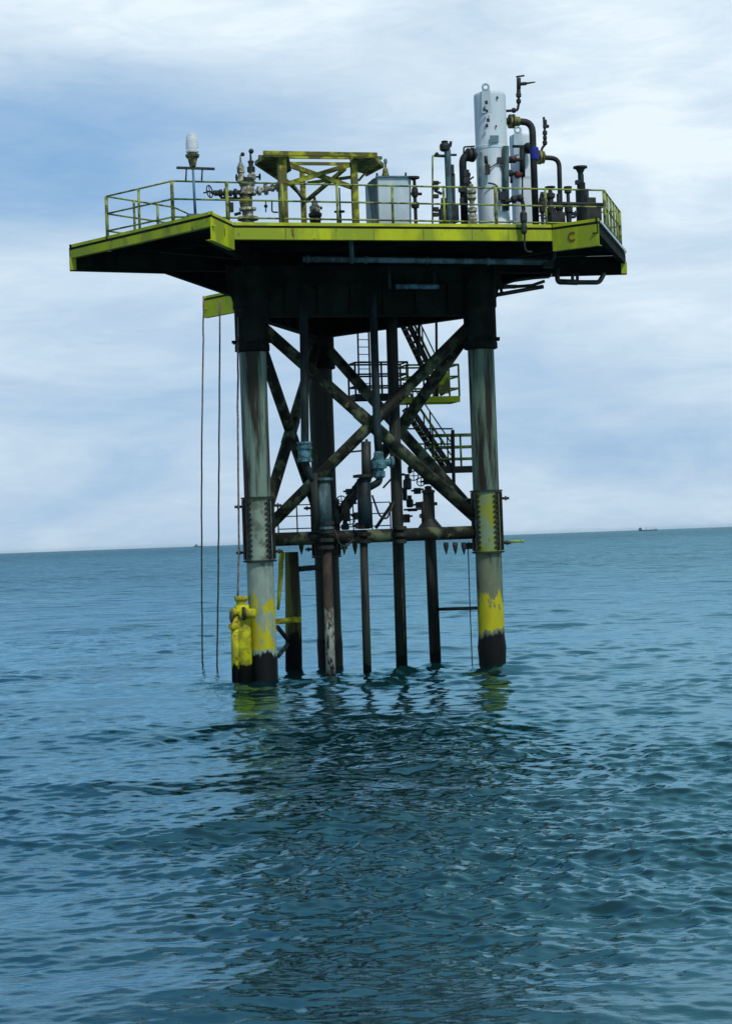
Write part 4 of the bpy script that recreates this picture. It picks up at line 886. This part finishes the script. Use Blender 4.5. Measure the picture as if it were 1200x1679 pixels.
# ------------------------------------------------------------------ boat fender and its companion post
b0 = -2.55
fd = thing('boat_fender', 'bright yellow upright tube fender with black foot beside the front left leg', 'boat fender', (PZ(397, b0, 0)[0], b0, 0))
sc = W((0, b0, 0)).y/F
mb = MB(); mb.path([P(401, 1160, b0), P(398, 1030, b0), P(396, 992, b0)], [15*sc, 14*sc, 12*sc], 20); build('tube', mb, 'fender_paint', fd)
mb = MB(); mb.lathe(P(396, 996, b0), [(10*sc, 0), (8*sc, .1), (8*sc, .18), (11*sc, .27), (11*sc, .38)], seg=20); build('flared_cap', mb, 'fender_paint', fd)
mb = MB(); mb.path([P(388, 1130, b0-.1), P(385, 1005, b0-.1)], 7*sc, 14); mb.tube(P(380, 1004, b0-.3), P(392, 1004, b0-.1), 6*sc, seg=12); mb.tube(P(378, 1028, b0-.3), P(390, 1029, b0-.1), 5*sc, seg=12); build('side_tube', mb, 'fender_paint', fd)
mb = MB(); mb.tube(P(400, 1006, b0-.35), P(418, 1006, b0-.35), 8*sc, seg=16); mb.tube(P(400, 1006, b0), P(400, 1006, b0-.35), 8*sc, seg=12); build('arm', mb, 'fender_paint', fd)
mb = MB(); mb.lathe(P(398, 1006, b0-.35), [(10.5*sc, 0), (10.5*sc, .07)], (1, 0, 0)); mb.lathe(P(378, 1012, b0-.25), [(9*sc, 0), (9*sc, .06)], (1, 0, 0)); build('rubber_ring', mb, 'dark_steel', fd)
b0 = 4.0
bp = thing('landing_post', 'olive and rust post with yellow arm between front left leg and rear leg', 'post', (PZ(481, b0, 0)[0], b0, 0))
sc = W((0, b0, 0)).y/F
mb = MB(); mb.path([P(482, 1115, b0), P(481, 1000, b0), P(478, 905, b0)], [14*sc, 13*sc, 11*sc], 18); build('tube', mb, 'post_paint', bp)
mb = MB(); mb.tube(P(455, 1019, 1.5), P(478, 1017, b0-.3), .11, seg=10); mb.box(P(483, 1016, b0-.32), (.5, .1, .2)); build('yellow_arm', mb, 'fender_paint', bp)
mb = MB(); mb.path([P(455, 1028, 2.5), P(471, 1048, b0-.3)], .08, 8); mb.path([P(472, 1056, b0-.3), P(456, 1076, 2.5)], .08, 8); build('strut', mb, 'dark_steel', bp); mb = MB(); mb.tube(P(490, 933, b0), P(524, 930, b0), .10, seg=8); build('strut', mb, 'dark_steel', bp)
mb = MB(); mb.path([P(462, 905, 1.5), P(460, 950, 1.5), P(456, 1000, 1.5)], [.10, .09, .05], 8); build('yellow_stay', mb, 'fender_paint', bp)

# ------------------------------------------------------------------ hanging ropes
RP = 'long ropes hanging to the water at left'
for lab, pts, b_ in (('leftmost long rope hanging from the yellow rear wing tip', [(334, 486), (333, 600), (331, 760), (331, 930), (332, 1092)], 11.0),
                     ('second long rope, hanging just inside the leftmost one', [(361, 492), (360, 650), (359, 800), (358, 960), (356, 1098)], 7.6),
                     ('rope hanging close to the front left leg and ending at the yellow fender', [(391, 520), (390, 650), (391, 800), (392, 900), (390, 978)], -2.55)):
    q_ = [Vector(P(x, y, b_)) for x, y in pts]; mb = MB(); fine = []
    for i in range(len(q_)-1):
        for k in range(8): fine.append(q_[i].lerp(q_[i+1], k/8)+Vector((random.gauss(0, .005), 0, 0)))
    fine.append(q_[-1]); mb.path(fine, .032, 8); o_ = build('hanging_rope', mb, 'rope_fibre', None); tagp(o_, lab, 'rope', RP)

# ------------------------------------------------------------------ stairs, landings and ladder at the back
def flight(t_, p0, p1, wdt, n, st=.05, mat='brown_steel', rails=True):
    p0, p1 = Vector(p0), Vector(p1); h = Vector((p1.x-p0.x, p1.y-p0.y, 0)).normalized(); sd_ = Vector((-h.y, h.x, 0))
    for s_ in (0, 1):
        mb = MB(); mb.bar(p0+sd_*wdt*s_, p1+sd_*wdt*s_, st, .2); build('stringer', mb, mat, t_)
        if rails:
            for k in (.5, 1.):
                mb = MB(); mb.tube(p0+sd_*wdt*s_+Vector((0, 0, k)), p1+sd_*wdt*s_+Vector((0, 0, k)), .028, seg=8); build('handrail', mb, 'rail_paint', t_)
            for k in (.08, .5, .92):
                q_ = p0.lerp(p1, k)+sd_*wdt*s_; mb = MB(); mb.tube(q_, q_+Vector((0, 0, 1.)), .03, seg=8); build('post', mb, mat, t_)
    for k in range(n):
        q_ = p0.lerp(p1, (k+.5)/n); mb = MB(); mb.bar(q_+sd_*.03, q_+sd_*(wdt-.03), .22, .035); build('tread', mb, 'rail_paint', t_)
def landing(t_, x0, x1, b0_, b1_, z, mat='frame_paint', rmat='rail_paint', back=True, skip=()):
    mb = MB(); mb.box(((x0+x1)/2, (b0_+b1_)/2, z-.02), (x1-x0-.1, b1_-b0_-.1, .04)); build('grating', mb, 'shade_steel', t_)
    cs = [(x0, b0_), (x1, b0_), (x1, b1_), (x0, b1_)]
    for k in range(4):
        p_, q_ = cs[k], cs[(k+1) % 4]; mb = MB(); mb.bar(v2(p_, z-.1), v2(q_, z-.1), .05, .22); build('edge_beam', mb, mat, t_)
        if k in skip: continue
        for hh in (.3, .75, 1.2):
            mb = MB(); mb.tube(v2(p_, z+hh), v2(q_, z+hh), .035, seg=8); build('rail', mb, rmat, t_)
        nn_ = 2 if k in (0, 2) else 1
        for j in range(nn_): mb = MB(); mb.tube(v2(lerp(p_, q_, j/nn_), z), v2(lerp(p_, q_, j/nn_), z+1.2), .04, seg=8); build('post', mb, rmat, t_)
bs_ = 4.2
st = thing('steel_stairway', 'steel stairway zigzagging down behind the crossed braces, with yellow upper landing', 'stairway', P(720, 770, bs_))
zl = P(730, 650, bs_)[2]; xl0 = P(668, 650, bs_)[0]; xl1 = P(753, 650, bs_)[0]
landing(st, xl0, xl1, bs_, bs_+1.2, zl, 'yellow_paint', 'frame_paint')
mb = MB(); mb.box(P(722, 628, bs_+.02), (.75, .05, .8)); build('kick_panel', mb, 'frame_paint', st)
flight(st, P(661, 512, bs_+.1), P(726, 648, bs_+.1), .8, 13)
flight(st, P(672, 668, bs_-.2), P(740, 768, bs_-.2), .8, 12)
zl2 = P(740, 765, bs_-.3)[2]; xa = P(712, 765, bs_-.3)[0]; xb = P(800, 765, bs_-.3)[0]
landing(st, xa, xb, bs_-.3, bs_+.8, zl2, 'brown_steel', 'rail_paint')
mb = MB(); mb.tube(P(742, 705, bs_-.35), P(744, 810, bs_-.35), .07, seg=8); mb.tube(P(667, 703, bs_-.35), P(742, 703, bs_-.35), .03, seg=8); mb.tube(P(669, 728, bs_-.35), P(742, 728, bs_-.35), .03, seg=8); mb.tube(P(709, 703, bs_-.35), P(709, 750, bs_-.35), .035, seg=8); build('rail', mb, 'brown_steel', st)
mb = MB(); mb.tube(P(687, 508, bs_), P(687, 600, bs_), .06, seg=8); mb.tube(P(715, 505, bs_), P(716, 650, bs_), .05, seg=8); build('hanger_post', mb, 'dark_steel', st)
ld = thing('access_ladder', 'narrow vertical ladder with railed platform behind the crossed braces, left of the third conductor', 'ladder', P(595, 650, 5.5))
lb_ = 5.5
for px in (586, 604): mb = MB(); mb.tube(P(px, 530, lb_), P(px+3, 645, lb_), .035, seg=8); build('stile', mb, 'brown_steel', ld)
for k in range(9):
    y = 545+k*12; mb = MB(); mb.tube(P(586.5+k*.3, y, lb_), P(604.5+k*.3, y, lb_), .018, seg=6); build('rung', mb, 'brown_steel', ld)
x0, x1 = P(582, 640, lb_)[0], P(668, 640, lb_)[0]; zz_ = P(620, 646, lb_)[2]
landing(ld, x0, x1, lb_-.1, lb_+.9, zz_, 'brown_steel', 'brown_steel')
# lower walkway rail behind the horizontal brace
x0, x1 = P(456, 850, 2.4)[0], P(640, 850, 2.4)[0]
lw = rail_run('low guard rail of the walkway at the level of the horizontal braces', [(x0, 2.4), (x1, 2.4)], [lerp((x0, 2.4), (x1, 2.4), k/6) for k in range(7)], z=P(500, 880, 2.4)[2], hs=(.3, .75, 1.15), r=.02, pr=.025, group=None, mat='brown_steel')
mb = MB(); mb.box(((x0+x1)/2, 2.7, P(500, 880, 2.4)[2]-.03), (x1-x0, .7, .05)); build('grating', mb, 'dark_steel', lw)

# ------------------------------------------------------------------ far vessels on the horizon
def wp(px, dist): 
    r_ = ray(px, 880); k = dist/r_.y; return Vector((r_.x*k, dist, 0))
c_ = wp(1062, 6000); sp = thing('cargo_ship', 'distant haze-blue cargo ship with masts low on the horizon at right', 'ship', c_, frame=False)
def Q(x, z, y=0): return c_+Vector((x, y, z))
mb = MB(False); hl = 29
prof = [(-hl, 5), (-hl+2, 0), (hl-4, 0), (hl, 6), (hl-6, 4), (-hl+12, 3.6), (-hl+11, 5)]
vs = [Q(x, z, -4) for x, z in prof]+[Q(x, z, 4) for x, z in prof]; n = len(prof)
mb._add(vs, [list(range(n)), list(range(n, 2*n))[::-1]]+[[i, n+i, n+(i+1) % n, (i+1) % n] for i in range(n)], False); build('hull', mb, 'haze_blue', sp)
mb = MB(False); mb.box(Q(-hl+6, 7.5), (8, 6, 5)); build('bridge_house', mb, 'haze_blue', sp)
for x, h in ((-hl+6, 14), (-4, 11), (12, 11), (22, 10)): mb = MB(False); mb.tube(Q(x, 3), Q(x, h), .5, seg=6); build('mast', mb, 'haze_blue', sp)
c_ = wp(323, 7000); s2 = thing('distant_ship', 'tiny faint haze-blue ship on the horizon beside the leftmost rope', 'ship', c_, frame=False)
mb = MB(False); prof = [(-14, 4), (-12, 0), (12, 0), (15, 5), (4, 4), (-4, 4)]; vs = [Q(x, z, -3) for x, z in prof]+[Q(x, z, 3) for x, z in prof]; n = len(prof)
mb._add(vs, [list(range(n)), list(range(n, 2*n))[::-1]]+[[i, n+i, n+(i+1) % n, (i+1) % n] for i in range(n)], False); build('hull', mb, 'haze_blue', s2)
mb = MB(False); mb.box(Q(-3, 6.8), (9, 4, 5)); build('bridge_house', mb, 'haze_blue', s2)

# ------------------------------------------------------------------ sea air
mt = bpy.data.materials.new('sea_air'); mt.use_nodes = True; T = mt.node_tree; T.nodes.clear()
mo = nd(T, 'ShaderNodeOutputMaterial'); pv = nd(T, 'ShaderNodeVolumePrincipled'); pv.inputs['Color'].default_value = (.70, .88, 1, 1)
pv.inputs['Density'].default_value = 2.2e-5; pv.inputs['Anisotropy'].default_value = .2; T.links.new(pv.outputs[0], mo.inputs['Volume'])
MAT['sea_air'] = mt
mb = MB(False); mb.box((0, 0, 11), (62000, 62000, 28)); hz = build('haze', mb, 'sea_air', None, base=(0, 0, 0)); hz['kind'] = 'stuff'
